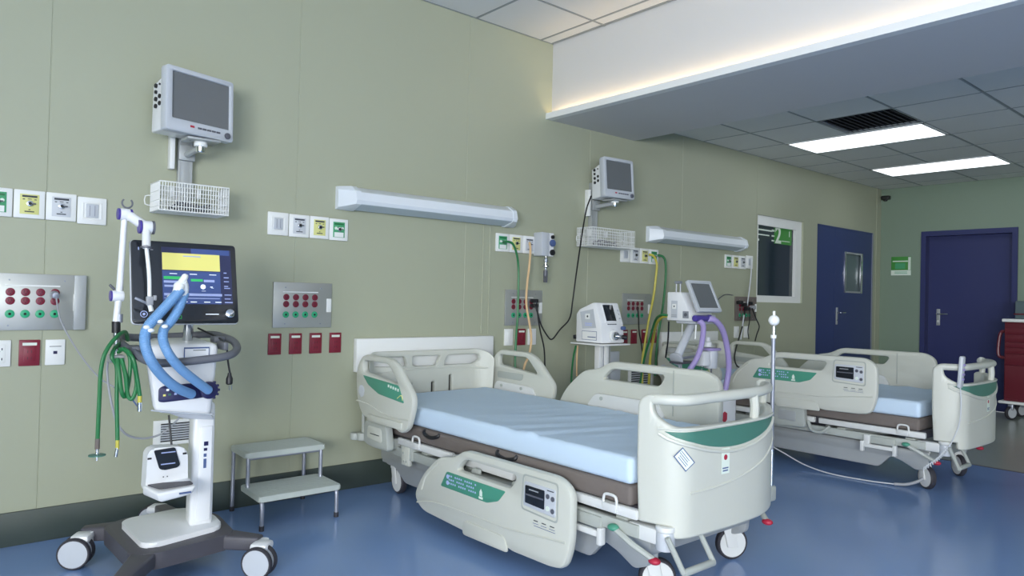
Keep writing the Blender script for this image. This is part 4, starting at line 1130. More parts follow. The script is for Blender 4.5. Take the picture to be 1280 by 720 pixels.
# hose support arm
b = MB()
A = [(0.675,-0.760,0.926),(0.670,-0.760,1.010),(0.672,-0.760,1.138),(0.677,-0.760,1.170),(0.680,-0.780,1.429),(0.684,-0.780,1.484),(0.748,-0.850,1.434),(0.738,-0.900,1.352),(0.748,-0.930,1.142),(0.746,-0.930,1.111),(0.669,-0.760,1.055),(0.671,-0.760,1.157)]
b.cyl(A[0], A[1], .013, 'chrome'); b.cyl(A[1], A[10], .016, 'black'); b.cyl(A[10], A[3], .0125, 'devwhite')
b.cyl(Vector(A[10])+Vector((.012, 0, -.004)), Vector(A[10])+Vector((.012, 0, .03)), .012, 'graymetal')
b.build('arm_post', V)
b = MB(); c = Vector(A[11]); b.cyl(c+Vector((-.022, 0, 0)), c+Vector((.022, 0, 0)), .022, 'devwhite', n=24, bev=.004); b.cyl(c+Vector((-.027, 0, 0)), c+Vector((-.02, 0, 0)), .021, 'purpledark', n=24); b.box(c+Vector((-.02, 0, .035)), (.028, .01, .01), 'devdark', .003, Matrix.Rotation(.8, 3, 'Y')); b.box(c+Vector((.015, 0, .032)), (.01, .01, .02), 'devdark', .003); b.build('joint', V)
b = MB(); b.cyl(A[3], A[5], .0125, 'devwhite', .0115); b.build('upper_tube', V)
b = MB(); c = Vector(A[5]); b.cyl(c+Vector((-.018, 0, 0)), c+Vector((.018, 0, 0)), .024, 'devwhite', n=24, bev=.003)
for q in (-1, 1): b.cyl(c+Vector((q*.022-.004, 0, 0)), c+Vector((q*.022+.004, 0, 0)), .023, 'purpledark', n=24)
b.build('joint', V)
b = MB(); b.tube([c+Vector((.012, 0, .0)), A[6]], .020, 'devwhite', 14, 0); b.build('cross_tube', V)
b = MB(); d = Vector(A[6]); b.cyl(d+Vector((-.018, 0, 0)), d+Vector((.02, 0, 0)), .026, 'devwhite', n=24, bev=.004)
for q in (-1, 1): b.cyl(d+Vector((q*.024-.004, 0, 0)), d+Vector((q*.024+.004, 0, 0)), .027, 'purpledark' if q < 0 else 'handlegray', n=24)
b.build('joint', V)
b = MB(); b.cyl(A[6], A[7], .0155, 'devwhite'); b.cyl(Vector(A[7])+Vector((0, 0, .003)), Vector(A[7])-Vector((0, 0, .003)), .021, 'devdark'); b.tube([A[7], Vector(A[7]).lerp(Vector(A[8]), .5)+Vector((.004, 0, 0)), A[8]], .0075, 'plate', 8); b.build('lower_tube', V)
b = MB(); e = Vector(A[8]); b.box(e, (.025, .02, .035), 'graycable', .004); b.box(e+Vector((.018, 0, .012)), (.012, .02, .02), 'graycable', .003); b.box(e+Vector((-.03, 0, .0)), (.05, .008, .010), 'graymetal', .003, Matrix.Rotation(.45, 3, 'Y')); b.cyl(e+Vector((0, 0, -.01)), e+Vector((.008, 0, -.04)), .009, 'plate'); b.build('clip', V)
b = MB(); g = Vector(A[5])+Vector((.008, 0, .026)); b.tube([g+Vector((math.sin(t)*.019, 0, .02-math.cos(t)*.019)) for t in [-2.4+4.8*k/14 for k in range(15)]], .0035, 'handlegray', 6, 0); b.cyl(g, g+Vector((0, 0, -.01)), .005, 'handlegray'); b.build('hook', V)
# mains plug hanging from the handle
b = MB(); b.tube([(1.013,-0.660,1.021),(1.065,-0.660,0.995),(1.094,-0.720,0.973),(1.092,-0.800,0.950),(1.087,-0.840,0.885),(1.099,-0.840,0.822)], .004, 'black', 8)
b.tube([(1.005,-0.620,1.005),(0.981,-0.600,0.968)], .004, 'black', 8, 0)
P = [(1.095,-0.840,0.836),(1.099,-0.840,0.815),(1.100,-0.840,0.778),(1.101,-0.840,0.747)]
b.lathe([(.007, 0), (.009, .012), (.014, .024), (.014, .045), (.010, .050)], P[0], 'black', (0, 0, -1)); 
for q in (-1, 1): b.box(Vector(P[2])+Vector((q*.005, 0, -.006)), (.002, .004, .02), 'chrome')
b.build('mains_plug', V, 'black hanging mains plug')
# hook bar for the hoses
b = MB(); b.box([(0.664,-0.800,0.911)][0], (.055, .05, .028), 'steeldull', .004); b.build('hose_bracket', V)
# breathing circuit
r = thing('breathing_hose', 'light blue twin breathing hose with a white connector, draped over the ventilator screen', 'breathing hose', [(0.813,-0.970,0.850)][0])
h1 = [(0.836,-1.020,1.189),(0.794,-1.030,1.139),(0.756,-1.030,1.093),(0.723,-1.030,1.050),(0.711,-1.030,1.011),(0.715,-1.040,0.961),(0.744,-1.030,0.902),(0.796,-0.990,0.844),(0.855,-0.950,0.798),(0.928,-0.890,0.761)]
h2 = [(0.857,-1.000,1.177),(0.830,-1.010,1.108),(0.805,-1.010,1.064),(0.782,-1.010,1.034),(0.778,-1.020,0.991),(0.800,-1.030,0.936),(0.851,-1.000,0.879),(0.915,-0.960,0.828),(0.991,-0.900,0.774)]
b = MB(); b.tube(h1, .0195, 'bluehose', 14, 5, ribs=.006); b.build('hose', r)
b = MB(); b.tube(h2, .0185, 'bluehose', 14, 5, ribs=.006); b.build('hose', r)
W1 = [(0.822,-1.020,1.170),(0.830,-1.020,1.201),(0.841,-1.020,1.220),(0.850,-1.020,1.239),(0.849,-1.000,1.158),(0.851,-1.010,1.198),(0.800,-1.020,1.148)]
b = MB(); b.tube([W1[6], W1[0], W1[1]], .0195, 'plate', 12, 3); b.tube([W1[4], W1[5], W1[2]], .0175, 'plate', 12, 3); b.sph(W1[1], .021, 'plate'); b.cyl(W1[1], W1[3], .0155, 'plate', .0125); b.sph(W1[3], .0125, 'plate'); b.build('wye_piece', r)
for c_ in [(0.712,-1.045,1.045),(0.727,-1.050,1.033),(0.760,-1.040,1.066),(0.777,-1.040,1.047)]: 
    b = MB(); b.sph(c_, .010, 'plate', (1.2, .8, .8)); b.build('clip', r)
# green gas hoses
r = thing('oxygen_hose', 'long dark green gas hoses looped over the ventilator handle and hanging to the left', 'gas hose', [(0.639,-0.800,0.811)][0])
def gh(pts, nm='hose', rr=.0078):
    b = MB(); b.tube(pts, rr, 'greenhose', 10, 6); return b.build(nm, r)
g1 = [(0.723,-0.720,0.977),(0.697,-0.780,1.014),(0.648,-0.840,0.989),(0.613,-0.860,0.936),(0.601,-0.860,0.866),(0.599,-0.860,0.759),(0.597,-0.860,0.612)]
gh(g1)
b = MB(); e = Vector(g1[-1]); b.cyl(e, e+Vector((0, 0, -.04)), .0085, 'brown'); b.cyl(e+Vector((0, 0, -.04)), e+Vector((0, 0, -.07)), .006, 'chrome'); b.lathe([(.004, 0), (.030, .002), (.030, .006), (.004, .008)], e+Vector((0, 0, -.068)), 'greendark'); b.cyl(e+Vector((0, 0, -.07)), e+Vector((0, 0, -.085)), .004, 'chrome'); b.build('coupling', r, 'metal coupling with a green disc')
g2 = [(0.692,-0.740,0.970),(0.653,-0.820,0.950),(0.642,-0.840,0.918),(0.660,-0.840,0.877),(0.663,-0.840,0.752),(0.670,-0.840,0.595)]
gh(g2)
b = MB(); e = Vector(g2[-1]); b.cyl(e, e+Vector((0, 0, -.035)), .007, 'yellowhose'); b.cyl(e+Vector((0, 0, -.03)), e+Vector((-.005, 0, -.065)), .007, 'chrome'); b.build('coupling', r)
gh([(0.668,-0.820,0.937),(0.681,-0.860,0.952),(0.700,-0.870,0.909),(0.697,-0.870,0.831),(0.687,-0.870,0.769),(0.671,-0.880,0.787),(0.662,-0.870,0.864),(0.659,-0.850,0.915)])
gh([(0.669,-0.840,0.951),(0.692,-0.880,0.941),(0.711,-0.890,0.885),(0.721,-0.890,0.816),(0.708,-0.890,0.761),(0.693,-0.880,0.773),(0.683,-0.880,0.848),(0.671,-0.860,0.915)])
gh([(0.676,-0.860,0.953),(0.702,-0.900,0.917),(0.718,-0.900,0.848),(0.731,-0.900,0.770)])
e = Vector([(0.731,-0.900,0.770)][0]); b = MB(); b.cyl(e, e+Vector((0, 0, -.03)), .008, 'yellowhose'); b.cyl(e+Vector((0, 0, -.025)), e+Vector((0, 0, -.06)), .009, 'chrome'); b.build('coupling', r)
# grey sensor cords
b = MB(); b.tube([(0.654,-0.700,0.858),(0.662,-0.700,0.783),(0.682,-0.720,0.671),(0.699,-0.740,0.624),(0.735,-0.740,0.587),(0.794,-0.720,0.568),(0.855,-0.700,0.572),(0.901,-0.700,0.601),(0.936,-0.720,0.648)], .0045, 'graycable', 8); b.tube([(0.652,-0.720,0.898),(0.654,-0.700,0.858)], .0045, 'graycable', 8)
b.tube([(0.729,-0.800,0.742),(0.747,-0.800,0.715),(0.760,-0.800,0.694)], .003, 'inkblue', 6); b.build('sensor_cable', None, 'grey cord looping under the ventilator body beside the green hoses', 'cable')
b = MB(); k = [(0.560,-0.020,1.152)][0]; b.cyl((k[0], -.018, k[2]), (k[0], -.07, k[2]-.006), .019, 'graymetal', .015, bev=.003); b.tube([(k[0], -.06, k[2])]+[(0.574,-0.100,1.042),(0.612,-0.140,0.948),(0.662,-0.180,0.854),(0.715,-0.240,0.776),(0.766,-0.300,0.735)], .0038, 'graycable', 8)
b.build('power_cable', None, 'grey power cord with round plug in the leftmost steel panel', 'cable')
# small module on the column
r = thing('battery_module', 'small white device with a dark window and tray fixed low on the ventilator column', 'device', (.86, -.76, .345))
b = MB(); b.prism(rpoly([(.785, .36), (.79, .52), (.81, .54), (.915, .535), (.945, .515), (.95, .36)], .02), .07, 'devwhite', 'y', -.765, .008); b.build('body', r)
b = MB(); b.hexa([(.775, -.79, .352), (.82, -.90, .338), (.935, -.90, .352), (.955, -.79, .365), (.775, -.79, .392), (.80, -.91, .378), (.955, -.90, .386), (.96, -.79, .40)], 'devwhite', .010); b.build('tray', r)
b = MB(); b.prism(rpoly([(.79, -.80), (.815, -.895), (.945, -.888), (.95, -.80)], .012), .003, 'charcoal', 'z', .3925); b.build('tray_mat', r)
b = MB(); b.prism(rpoly([(.812, .530), (.835, .452), (.855, .445), (.905, .45), (.915, .46), (.893, .535)], .008), .006, 'screendark', 'y', -.803)
for z in (.515, .468): b.bx(.84, .895, -.807, -.806, z, z+.004, 'uigray')
b.build('window', r, 'dark display window')
b = MB(); b.bx(.79, .805, -.803, -.80, .495, .502, 'black'); b.bx(.925, .94, -.803, -.80, .50, .507, 'black'); b.bx(.885, .93, -.912, -.906, .364, .370, 'inkblue'); b.bx(.85, .854, -.803, -.80, .415, .419, 'ink'); b.bx(.865, .869, -.803, -.80, .415, .419, 'ink'); b.build('marks', r)
b = MB(); b.tube([(0.888,-0.720,0.656),(0.891,-0.740,0.588),(0.896,-0.750,0.521)], .0042, 'black', 8); b.build('power_lead', r)

# ------------------------------------------------------------------ step stool
r = thing('step_stool', 'grey two-step metal stool standing by the wall between ventilator and nearer bed', 'step stool', (1.61, -.25, 0))
def step(z, y0, y1, nm):
    b = MB(); b.prism(rpoly([(1.395, y0), (1.83, y0), (1.825, y1), (1.385, y1)], .012), .028, 'stoolgray', 'z', z-.014, .006)
    for k in range(9): y = y0+(y1-y0)*(k+.5)/9; b.bx(1.41, 1.81, y-.003, y+.003, z-.0005, z+.0012, 'stoolgray')
    b.build(nm, r)
step(.352, -.03, -.28, 'top_step'); step(.172, -.19, -.475, 'lower_step')
for x in (1.405, 1.808):
    b = MB(); b.tube([(x, -.05, .33), (x, -.05, .30), (x, -.045, 0.012)], .0105, 'graymetal', 10, 0); b.cyl((x, -.045, 0), (x, -.045, .025), .0125, 'rubber'); b.build('leg', r)
    b = MB(); b.tube([(x, -.255, .335), (x, -.262, .31), (x, -.262, .20), (x, -.27, .165), (x, -.30, .150), (x, -.42, .148), (x, -.452, .14), (x, -.462, .11), (x, -.462, .012)], .0105, 'graymetal', 10, 3); b.cyl((x, -.462, 0), (x, -.462, .025), .0125, 'rubber'); b.build('leg', r)
b = MB(); b.cyl((1.405, -.05, .318), (1.808, -.05, .318), .008, 'graymetal'); b.cyl((1.405, -.26, .318), (1.808, -.26, .318), .008, 'graymetal'); b.cyl((1.405, -.42, .148), (1.808, -.42, .148), .008, 'graymetal'); b.build('cross_bar', r)

# ------------------------------------------------------------------ desktop ventilator on a pole stand
r = thing('desktop_ventilator', 'boxy white desktop ventilator with a small dark screen on a flat stand', 'ventilator', (3.90, -.42, .872))
x0, x1 = 3.79, 4.03
b = MB()
bb = bmesh.new()
prof = [(-.27, .878), (-.27, 1.08), (-.30, 1.115), (-.43, 1.165), (-.46, 1.165), (-.515, 1.02), (-.53, .878)]
L_ = [bb.verts.new((x0, y, z)) for y, z in prof]; R_ = [bb.verts.new((x1, y, z)) for y, z in prof]
bb.faces.new(L_); bb.faces.new(R_); n = len(prof)
for i in range(n): bb.faces.new((L_[i], L_[(i+1) % n], R_[(i+1) % n], R_[i]))
bmesh.ops.bevel(bb, geom=bb.edges[:], offset=.009, segments=2, affect='EDGES', profile=.5)
b._merge(bb, 'devwhite'); B = b.build('housing', r)
th = math.atan2(.055, .145)
FF = frame(((x0+x1)/2, -.49, 1.092), 0, th)
b = MB(); b.box((-.01, .0, .002), (.125, .14, .006), 'devwhite', .002); b.box((-.01, .0, .005), (.105, .122, .004), 'screendark', .001); b.bm.transform(FF); b.build('screen', r, 'small dark screen')
b = MB()
for k in range(5): b.box((-.05+.02*k, -.085, .002), (.012, .006, .003), 'ink')
for k in range(3): b.box((.09, .02-.03*k, .002), (.014, .014, .004), 'devgray', .002)
b.bm.transform(FF); b.build('key_row', r)
b = MB(); c = Vector((3.905, -.53, .93)); b.cyl(c, c+Vector((0, -.012, 0)), .042, 'plate', n=28, bev=.003); b.cyl(c, c+Vector((0, -.035, 0)), .030, 'chrome', n=24, bev=.004); b.cyl(c+Vector((.02, -.02, 0)), c+Vector((.02, -.06, -.004)), .015, 'chrome', n=16); b.cyl(c+Vector((.035, -.055, -.005)), c+Vector((.06, -.075, -.01)), .016, 'black', n=16); b.build('outlet_port', r)
b = MB(); b.cyl((4.0, -.528, .985), (4.0, -.555, .985), .014, 'inkblue', n=16); b.build('side_port', r)
b = MB(); F2 = frame((x0-.0005, -.385, 1.06), -PI/2, 0)
b.prism([(-.075, .035), (.055, .06), (.085, -.075), (-.05, -.085)], .001, 'devgray', 'z'); b.box((.0, .005, .001), (.045, .038, .001), 'plate'); b.cyl((.0, .005, .001), (.0, .005, .0022), .008, 'ink'); b.box((.01, -.045, .001), (.07, .006, .001), 'uigray'); b.box((.01, -.058, .001), (.07, .006, .001), 'uigray')
b.box((.02, -.132, 0), (.145, .064, .001), 'inkblue'); b.box((.02, -.132, .0006), (.139, .058, .001), 'plate'); b.box((.045, -.142, .0014), (.08, .006, .0006), 'inkblue')
b.bm.transform(F2); b.build('side_stickers', r, 'grey and white stickers on the side')
b = MB(); b.box((x0+.01, -.26, .91), (.03, .03, .03), 'black', .006); b.build('rear_knob', r)
r = thing('ventilator_stand', 'pale flat-topped pole stand carrying the boxy desktop ventilator', 'stand', (3.92, -.40, 0))
b = MB(); b.bx(3.755, 4.06, -.25, -.56, .862, .872, 'plate', .003); b.build('top_plate', r)
b = MB()
for x in (3.885, 3.945): b.bx(x, x+.045, -.42, -.37, .06, .862, 'plate', .006)
b.bx(3.92, 3.955, -.41, -.38, .06, .862, 'graymetal'); b.bx(3.985, 4.03, -.40, -.36, .06, .862, 'steeldull', .004); b.build('column', r)
b = MB()
for a in range(5): t = a*2*PI/5+.3; b.tube([(3.94, -.40, .09), (3.94+.26*math.cos(t), -.40+.22*math.sin(t), .07)], .016, 'graymetal', 8, 0)
b.build('foot', r)
for a in range(5):
    t = a*2*PI/5+.3; b = MB(); c = (3.94+.25*math.cos(t), -.40+.21*math.sin(t), .03); b.lathe([(.012, -.012), (.03, -.012), (.03, .012), (.012, .012)], c, 'rubber', (math.cos(t+1), math.sin(t+1), 0)); b.cyl(c, (c[0], c[1], .07), .008, 'graymetal'); b.build('caster', r)

# ------------------------------------------------------------------ ventilator with purple hoses beside the farther bed
r = thing('hose_ventilator', 'white ventilator with tilted grey screen and purple hoses, between the two beds', 'ventilator', (4.40, -.86, 0))
b = MB(); prof = [(-.735, 1.05), (-.735, 1.255), (-.855, 1.255), (-.965, 1.05)]
bb = bmesh.new(); L_ = [bb.verts.new((4.25, y, z)) for y, z in prof]; R_ = [bb.verts.new((4.52, y, z)) for y, z in prof]
bb.faces.new(L_); bb.faces.new(R_)
for i in range(4): bb.faces.new((L_[i], L_[(i+1) % 4], R_[(i+1) % 4], R_[i]))
bmesh.ops.bevel(bb, geom=bb.edges[:], offset=.008, segments=2, affect='EDGES', profile=.5)
b._merge(bb, 'devwhite'); b.bx(4.27, 4.52, -.97, -.80, 1.03, 1.10, 'devgray', .01); b.build('housing', r)
FV = frame((4.385, -.965, 1.235), 0, math.atan2(.10, .21))
b = MB(); b.plate(rpoly(rect(-.14, .14, -.125, .12), .012), [rpoly(rect(-.115, .115, -.095, .095), .004)], .028, 'devgray', .004, 'z', -.014); b.box((0, 0, -.024), (.26, .22, .012), 'devgray', .003); b.bm.transform(FV); b.build('screen_bezel', r)
b = MB(); b.box((0, 0, -.008), (.235, .195, .004), 'screensheen'); b.bm.transform(FV); b.build('screen', r, 'grey switched-off screen')
b = MB(); F2 = frame((4.2495, -.80, 1.14), -PI/2, 0)
b.box((.0, -.01, 0), (.055, .125, .001), 'devgray'); b.box((.0, .012, .001), (.035, .035, .001), 'plate'); b.cyl((.0, .012, .001), (.0, .012, .0022), .006, 'ink'); b.box((0, -.05, .001), (.045, .005, .001), 'graycable'); b.box((0, -.06, .001), (.045, .005, .001), 'graycable')
b.box((.10, -.045, 0), (.05, .05, .001), 'graymetal'); b.cyl((.10, -.045, 0), (.10, -.045, .004), .012, 'devdark'); b.bm.transform(F2); b.build('side_stickers', r)
b = MB()
for y in (-.80, -.835): b.cyl((4.27, y, 1.25), (4.27, y, 1.325), .005, 'devgray')
b.cyl((4.27, -.79, 1.325), (4.27, -.845, 1.325), .010, 'graymetal'); b.build('top_fitting', r)
b = MB(); b.cyl((4.40, -.86, 1.05), (4.21, -.86, .79), .030, 'devgray', n=20); b.cyl((4.20, -.86, .775), (4.23, -.86, .795), .055, 'devgray', .04, n=20, bev=.006); b.box((4.27, -.86, .755), (.16, .10, .016), 'charcoal', .004); b.build('slanted_post', r)
b = MB(); b.cyl((4.24, -.86, .10), (4.24, -.86, .75), .008, 'graymetal'); b.cyl((4.265, -.86, .10), (4.265, -.86, .75), .006, 'graymetal'); b.build('rods', r)
b = MB(); b.bx(4.44, 4.74, -1.02, -.74, .10, .52, 'devwhite', .03); b.bx(4.47, 4.70, -1.0, -.76, .50, .545, 'devwhite', .02); b.bx(4.48, 4.66, -.98, -.95, .545, .55, 'plate', .002); b.build('compressor', r)
b = MB(); b.prism([(4.545, -1.0212)[:1]+(.34,), (4.575, .315), (4.605, .34), (4.605, .385), (4.575, .40), (4.545, .385)], .002, 'redbright', 'y', -1.0212); b.build('red_mark', r, 'red drop-shaped mark')
b = MB(); b.bx(4.12, 4.40, -1.02, -.72, .07, .11, 'charcoal', .01); b.bx(4.40, 4.76, -1.02, -.72, .06, .10, 'charcoal', .01); b.build('base', r)
for (x, y) in ((4.16, -.98), (4.16, -.75), (4.72, -.98), (4.72, -.75)):
    b = MB(); b.lathe([(.012, -.012), (.035, -.012), (.035, .012), (.012, .012)], (x, y, .035), 'rubber', (1, .3, 0)); b.cyl((x, y, .035), (x, y, .08), .008, 'graymetal'); b.build('caster', r)
b = MB(); b.bx(4.54, 4.66, -.93, -.82, .83, .85, 'purplehose', .008); b.lathe([(.046, 0), (.050, .03), (.054, .12), (.05, .13), (.03, .135)], (4.60, -.875, .70), 'devgray'); b.lathe([(.03, 0), (.03, .03), (.018, .04), (.018, .07)], (4.56, -.875, .86), 'devwhite')
b.build('humidifier_chamber', r)
b = MB(); b.bx(4.45, 4.54, -.92, -.84, .72, .83, 'devwhite', .015); b.tube([(4.48, -.88, .80), (4.24, -.86, .78)], .010, 'graymetal', 8, 0); b.build('humidifier_body', r)
b = MB(); b.cyl((4.50, -.87, .55), (4.50, -.87, .70), .004, 'graymetal'); b.cyl((4.62, -.87, .55), (4.62, -.87, .70), .005, 'devdark'); b.build('tray_rods', r)
r = thing('breathing_hose', 'purple breathing hoses arching down from the ventilator between the beds', 'breathing hose', (4.62, -1.0, .4))
b = MB(); b.tube([(4.260,-1.000,1.062),(4.290,-1.020,1.018),(4.304,-1.000,0.893),(4.293,-0.970,0.790),(4.239,-0.950,0.712),(4.199,-0.940,0.668)], .020, 'purplehose', 12, 5, ribs=.012); b.build('hose', r)
b = MB(); b.tube([(4.365,-1.000,1.067),(4.409,-1.030,1.063),(4.510,-1.030,0.993),(4.623,-1.000,0.856),(4.680,-0.980,0.706),(4.659,-0.970,0.559),(4.596,-0.980,0.447),(4.559,-0.980,0.334)], .022, 'purplehose', 12, 5, ribs=.012); b.build('hose', r)
b = MB(); a_ = [(4.213,-1.000,1.073),(4.384,-1.000,1.073)]; b.cyl(a_[0], a_[1], .022, 'purpledark', n=16, bev=.004); b.box(a_[1], (.035, .04, .05), 'purpledark', .01); b.build('connector', r)
b = MB(); b.tube([(4.247,-0.990,1.028),(4.241,-0.990,0.928)], .006, 'plate', 8, 0); b.build('thin_tube', r); b = MB(); b.tube([(4.295,-0.840,1.044),(4.293,-0.840,0.826)], .003, 'plate', 6, 0); b.build('thin_tube', r)

# ------------------------------------------------------------------ hoses and cables on the wall
def cable(pts, rr, m, nm, lab, cat='cable', n=8, plug=None):
    b = MB(); b.tube(pts, rr, m, n, 6)
    if plug: b.cyl(*plug)
    return b.build(nm, None, lab, cat)
cable([(3.277,-0.030,1.579),(3.280,-0.070,1.583),(3.316,-0.090,1.568),(3.356,-0.090,1.496),(3.383,-0.080,1.400),(3.387,-0.080,1.257),(3.386,-0.080,1.056),(3.359,-0.100,0.886),(3.339,-0.120,0.718),(3.341,-0.140,0.578)]+[(3.36, -.15, .3)], .0085, 'greenhose', 'oxygen_hose', 'dark green gas hose hanging from the outlet by the long lamp end', 'gas hose')
cable([(3.520,-0.040,1.595),(3.512,-0.060,1.541),(3.507,-0.060,1.436),(3.489,-0.060,1.289),(3.485,-0.060,1.143),(3.503,-0.080,0.998),(3.505,-0.100,0.883),(3.467,-0.120,0.770),(3.424,-0.120,0.686)]+[(3.38, -.13, .45), (3.36, -.13, .25)], .0085, 'orangehose', 'air_hose', 'orange gas hose hanging in front of the steel panel by the nearer bed', 'gas hose')
b = MB(); k = [(3.576,-0.020,1.167),(3.577,-0.020,1.131)]
for p in k: b.box((p[0], -.045, p[2]), (.045, .05, .028), 'black', .006)
b.tube([(k[0][0]+.01, -.06, k[0][2])]+[(3.562,-0.100,1.075),(3.589,-0.100,0.957),(3.634,-0.100,0.821),(3.645,-0.100,0.703),(3.667,-0.080,0.612)], .0055, 'black', 8)
b.build('power_cable', None, 'black cord hanging straight down from a plug in the steel panel', 'cable')
cable([(3.952,-0.240,1.966),(3.987,-0.160,1.873),(3.866,-0.240,1.688),(3.865,-0.220,1.569),(3.931,-0.120,1.363),(3.923,-0.100,1.180),(3.893,-0.100,1.039),(3.794,-0.100,0.955),(3.703,-0.110,0.885),(3.655,-0.100,0.921),(3.596,-0.100,0.998),(3.562,-0.090,1.098),(3.547,-0.070,1.138)], .0055, 'black', 'monitor_cable', 'long black cable dropping from the smaller monitor to the steel panel', 'cable')
cable([(3.826,-0.240,0.844),(3.823,-0.220,0.765),(3.830,-0.200,0.662),(3.825,-0.200,0.556)], .007, 'greenhose', 'oxygen_hose', 'short dark green hose behind the left edge of the desktop ventilator', 'gas hose')
cable([(3.853,-0.230,0.842),(3.858,-0.220,0.734),(3.882,-0.200,0.612)], .006, 'orangehose', 'air_hose', 'short orange hose behind the left edge of the desktop ventilator', 'gas hose')
cable([(4.894,-0.040,1.585),(4.922,-0.070,1.572),(4.955,-0.080,1.505),(4.948,-0.080,1.401),(4.934,-0.070,1.229),(4.876,-0.070,1.024),(4.830,-0.070,0.820),(4.790,-0.080,0.687),(4.772,-0.100,0.488)], .010, 'yellowhose', 'air_hose', 'yellow gas hose hanging from the outlets under the second wall lamp', 'gas hose')
cable([(5.014,-0.040,1.585),(5.054,-0.070,1.572),(5.077,-0.080,1.511),(5.081,-0.080,1.371),(5.055,-0.080,1.162),(5.017,-0.080,0.989),(4.980,-0.080,0.783),(4.953,-0.090,0.545)], .010, 'greenhose', 'oxygen_hose', 'green gas hose hanging from the last outlet under the second wall lamp', 'gas hose')
cable([(4.249,-0.740,1.081),(4.262,-0.680,1.067),(4.364,-0.550,1.007),(4.528,-0.400,0.899),(4.619,-0.300,0.744),(4.669,-0.250,0.510)], .011, 'yellowhose', 'air_hose', 'yellow hose curving from the back of the ventilator between the beds', 'gas hose')
cable([(4.222,-0.760,1.087),(4.226,-0.700,1.085),(4.315,-0.580,1.039),(4.429,-0.440,0.885),(4.490,-0.340,0.720),(4.497,-0.300,0.526)], .009, 'greenhose', 'oxygen_hose', 'green hose curving beside the yellow one from the ventilator between the beds', 'gas hose')
cable([(4.773,-0.030,1.131),(4.750,-0.060,1.057),(4.765,-0.060,0.922),(4.800,-0.060,0.807),(4.826,-0.070,0.617)], .0055, 'black', 'power_cable', 'black cord hanging down over the red plates behind the desktop ventilator', 'cable')
cable([(4.190,-0.800,1.043),(4.238,-0.760,0.908),(4.301,-0.700,0.815),(4.319,-0.680,0.772)], .006, 'black', 'power_cable', 'black cord under the back of the ventilator between the beds', 'cable')
# crowd of plugs at the brown panel
PXs = [(6.308,-0.020,1.192),(6.395,-0.020,1.169),(6.481,-0.020,1.186),(6.439,-0.020,1.130),(6.541,-0.020,1.146)]
for i, p in enumerate(PXs):
    b = MB(); b.box((p[0], -.045, p[2]), (.05, .055, .035), 'black' if i != 4 else 'graycable', .008); b.build('plug', None, ('leftmost black plug', 'upper middle black plug', 'right black plug', 'lowest black plug', 'grey plug at the right edge')[i]+' in the brown power panel', 'plug', 'plugs in the brown power panel')
cable([(6.359,-0.070,1.115),(6.299,-0.100,1.021),(6.182,-0.140,0.908),(6.022,-0.200,0.785),(5.828,-0.300,0.687),(5.803,-0.350,0.612),(5.854,-0.400,0.600)], .0065, 'black', 'power_cable', 'black cord from the brown panel looping onto the farther bed', 'cable')
cable([(6.445,-0.070,1.131),(6.416,-0.090,1.021),(6.374,-0.100,0.919),(6.359,-0.120,0.834)], .005, 'black', 'power_cable', 'short black cord hanging straight below the brown panel', 'cable')
cable([(6.488,-0.070,1.139),(6.532,-0.090,1.036),(6.578,-0.100,0.956),(6.536,-0.100,0.877),(6.475,-0.120,0.816)], .006, 'black', 'power_cable', 'black cord bowing out to the right below the brown panel', 'cable')
cable([(6.489,-0.050,1.643),(6.494,-0.050,1.499),(6.470,-0.050,1.338),(6.400,-0.070,1.162)], .0065, 'whitecable', 'white_cable', 'white cord running down from the grey outlet beside the window to the brown panel', 'cable')
cable([(6.297,-0.100,1.068),(6.241,-0.120,0.960),(6.185,-0.140,0.838)], .0075, 'whitecable', 'white_cable', 'short white lead among the black cords below the brown panel', 'cable')
cable([(4.779,-0.800,1.200),(5.463,-0.400,1.244),(5.833,-0.200,1.263),(6.127,-0.080,1.260)], .005, 'devdark', 'screen_cable', 'dark cable from the purple-hosed ventilator screen to the brown panel', 'cable')

# ------------------------------------------------------------------ red crash cart at the right edge
r = thing('crash_cart', 'dark red drawer cart on wheels cut by the right picture edge', 'cart', (9.33, -1.85, 0))
b = MB(); b.bx(9.10, 9.54, -2.18, -1.52, .20, 1.05, 'redcart', .008); b.build('cabinet', r)
zs = [.985, .915, .835, .775, .71, .59, .22]
for z1, z0 in zip(zs[:-1], zs[1:]):
    b = MB(); b.bx(9.088, 9.10, -2.17, -1.53, z0+.004, z1-.004, 'redcart', .004); b.bx(9.078, 9.09, -2.0, -1.70, z1-.022, z1-.012, 'redcart', .002); b.build('drawer', r)
b = MB(); b.bx(9.07, 9.56, -2.21, -1.50, 1.05, 1.085, 'plate', .010); b.build('top', r, 'pale worktop')
b = MB(); b.bx(9.15, 9.50, -2.12, -1.60, 1.085, 1.28, 'frost', .01); b.bx(9.14, 9.51, -2.13, -1.59, 1.13, 1.145, 'redcart', .004); b.build('top_box', r)
b = MB(); b.tube([(9.16, -1.52, .95), (9.16, -1.47, .93), (9.16, -1.45, .80), (9.16, -1.455, .68), (9.16, -1.52, .66)], .018, 'redcart', 8); b.build('side_handle', r)
b = MB(); b.bx(9.05, 9.57, -2.22, -1.48, .175, .205, 'plate', .012); b.build('bumper', r)
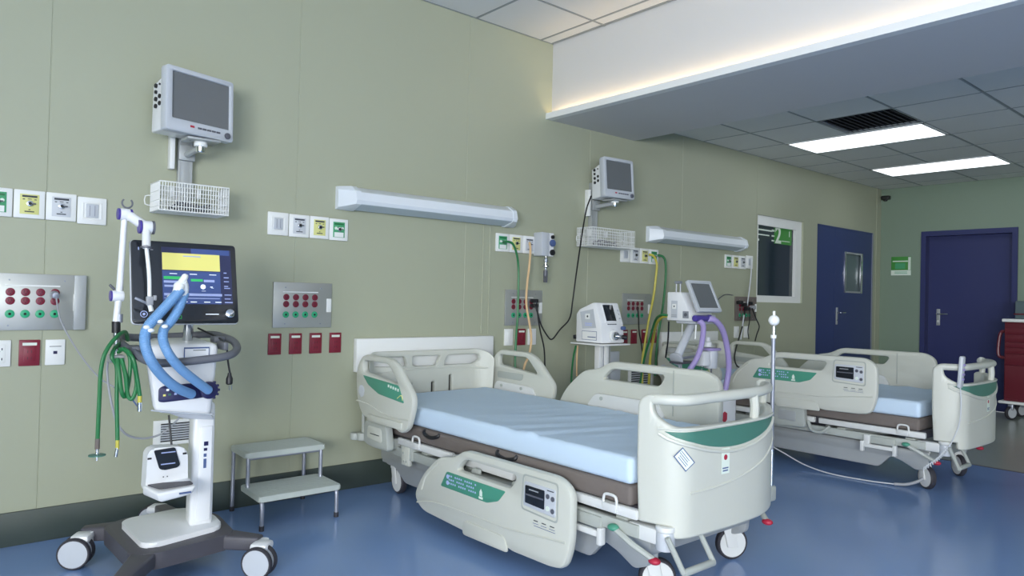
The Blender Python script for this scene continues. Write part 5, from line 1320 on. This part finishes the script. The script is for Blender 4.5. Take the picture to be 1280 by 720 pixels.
for (x, y) in ((9.14, -1.58), (9.14, -2.12), (9.50, -1.58), (9.50, -2.12)):
    b = MB(); b.box((x, y, .14), (.05, .05, .07), 'graymetal', .008); c = b.build('caster', r)
    b = MB(); b.lathe([(.02, -.014), (.07, -.016), (.075, -.008), (.075, .008), (.07, .016), (.02, .014)], (x, y, .075), 'rubber', (.5, 1, 0), 28); b.lathe([(.01, -.018), (.055, -.018), (.055, .018), (.01, .018)], (x, y, .075), 'devgray', (.5, 1, 0), 24); b.build('wheel', c)

# ------------------------------------------------------------------ light and camera
WP1, WP2 = 360, 350
w = bpy.data.worlds.new('World'); scene.world = w; w.use_nodes = True
bg = w.node_tree.nodes['Background']; bg.inputs['Color'].default_value = (.90, .95, 1.0, 1); bg.inputs['Strength'].default_value = 1.0
def area(name, loc, rot, sx, sy, power, col):
    L = bpy.data.lights.new(name, 'AREA'); L.shape = 'RECTANGLE'; L.size = sx; L.size_y = sy
    L.energy = power; L.color = col
    o = bpy.data.objects.new(name, L); link(o); o.location = loc; o.rotation_euler = rot
    return o
for i, (y0, y1) in enumerate(WINS):   # daylight coming in through the two windows
    area('window_daylight', (XL-.13, (y0+y1)/2, 1.7), (0, -PI/2, 0), 1.6, 2.3, (WP1, WP2)[i], (.95, .97, 1.0))
area('window_daylight', ((FW0+FW1)/2, YB-.13, 1.7), (PI/2, 0, 0), 4.3, 1.6, 150, (.95, .97, 1.0))
L = area('strip_glow', (3.722, YB/2, 2.562), (PI, 0, 0), .02, 10.8, 5, (1, .82, .58))
cam = bpy.data.cameras.new('camera'); co = bpy.data.objects.new('camera', cam); link(co)
yaw, pit, roll = .706264634, .0127633521, .0238550641
fwd = Vector((math.sin(yaw)*math.cos(pit), math.cos(yaw)*math.cos(pit), math.sin(pit)))
rt = Vector((math.cos(yaw), -math.sin(yaw), 0)); up = rt.cross(fwd)
r2 = rt*math.cos(roll)+up*math.sin(roll); u2 = up*math.cos(roll)-rt*math.sin(roll)
co.matrix_world = Matrix(((r2.x, u2.x, -fwd.x, 0), (r2.y, u2.y, -fwd.y, -3.98), (r2.z, u2.z, -fwd.z, 1.19), (0, 0, 0, 1)))
cam.sensor_width = 36; cam.lens = 900.07/1280*36; cam.clip_start = .05
scene.camera = co
scene.view_settings.view_transform = 'Standard'; scene.view_settings.look = 'None'
scene.view_settings.gamma = 1; scene.view_settings.use_curve_mapping = False
scene.view_settings.exposure = -0.06
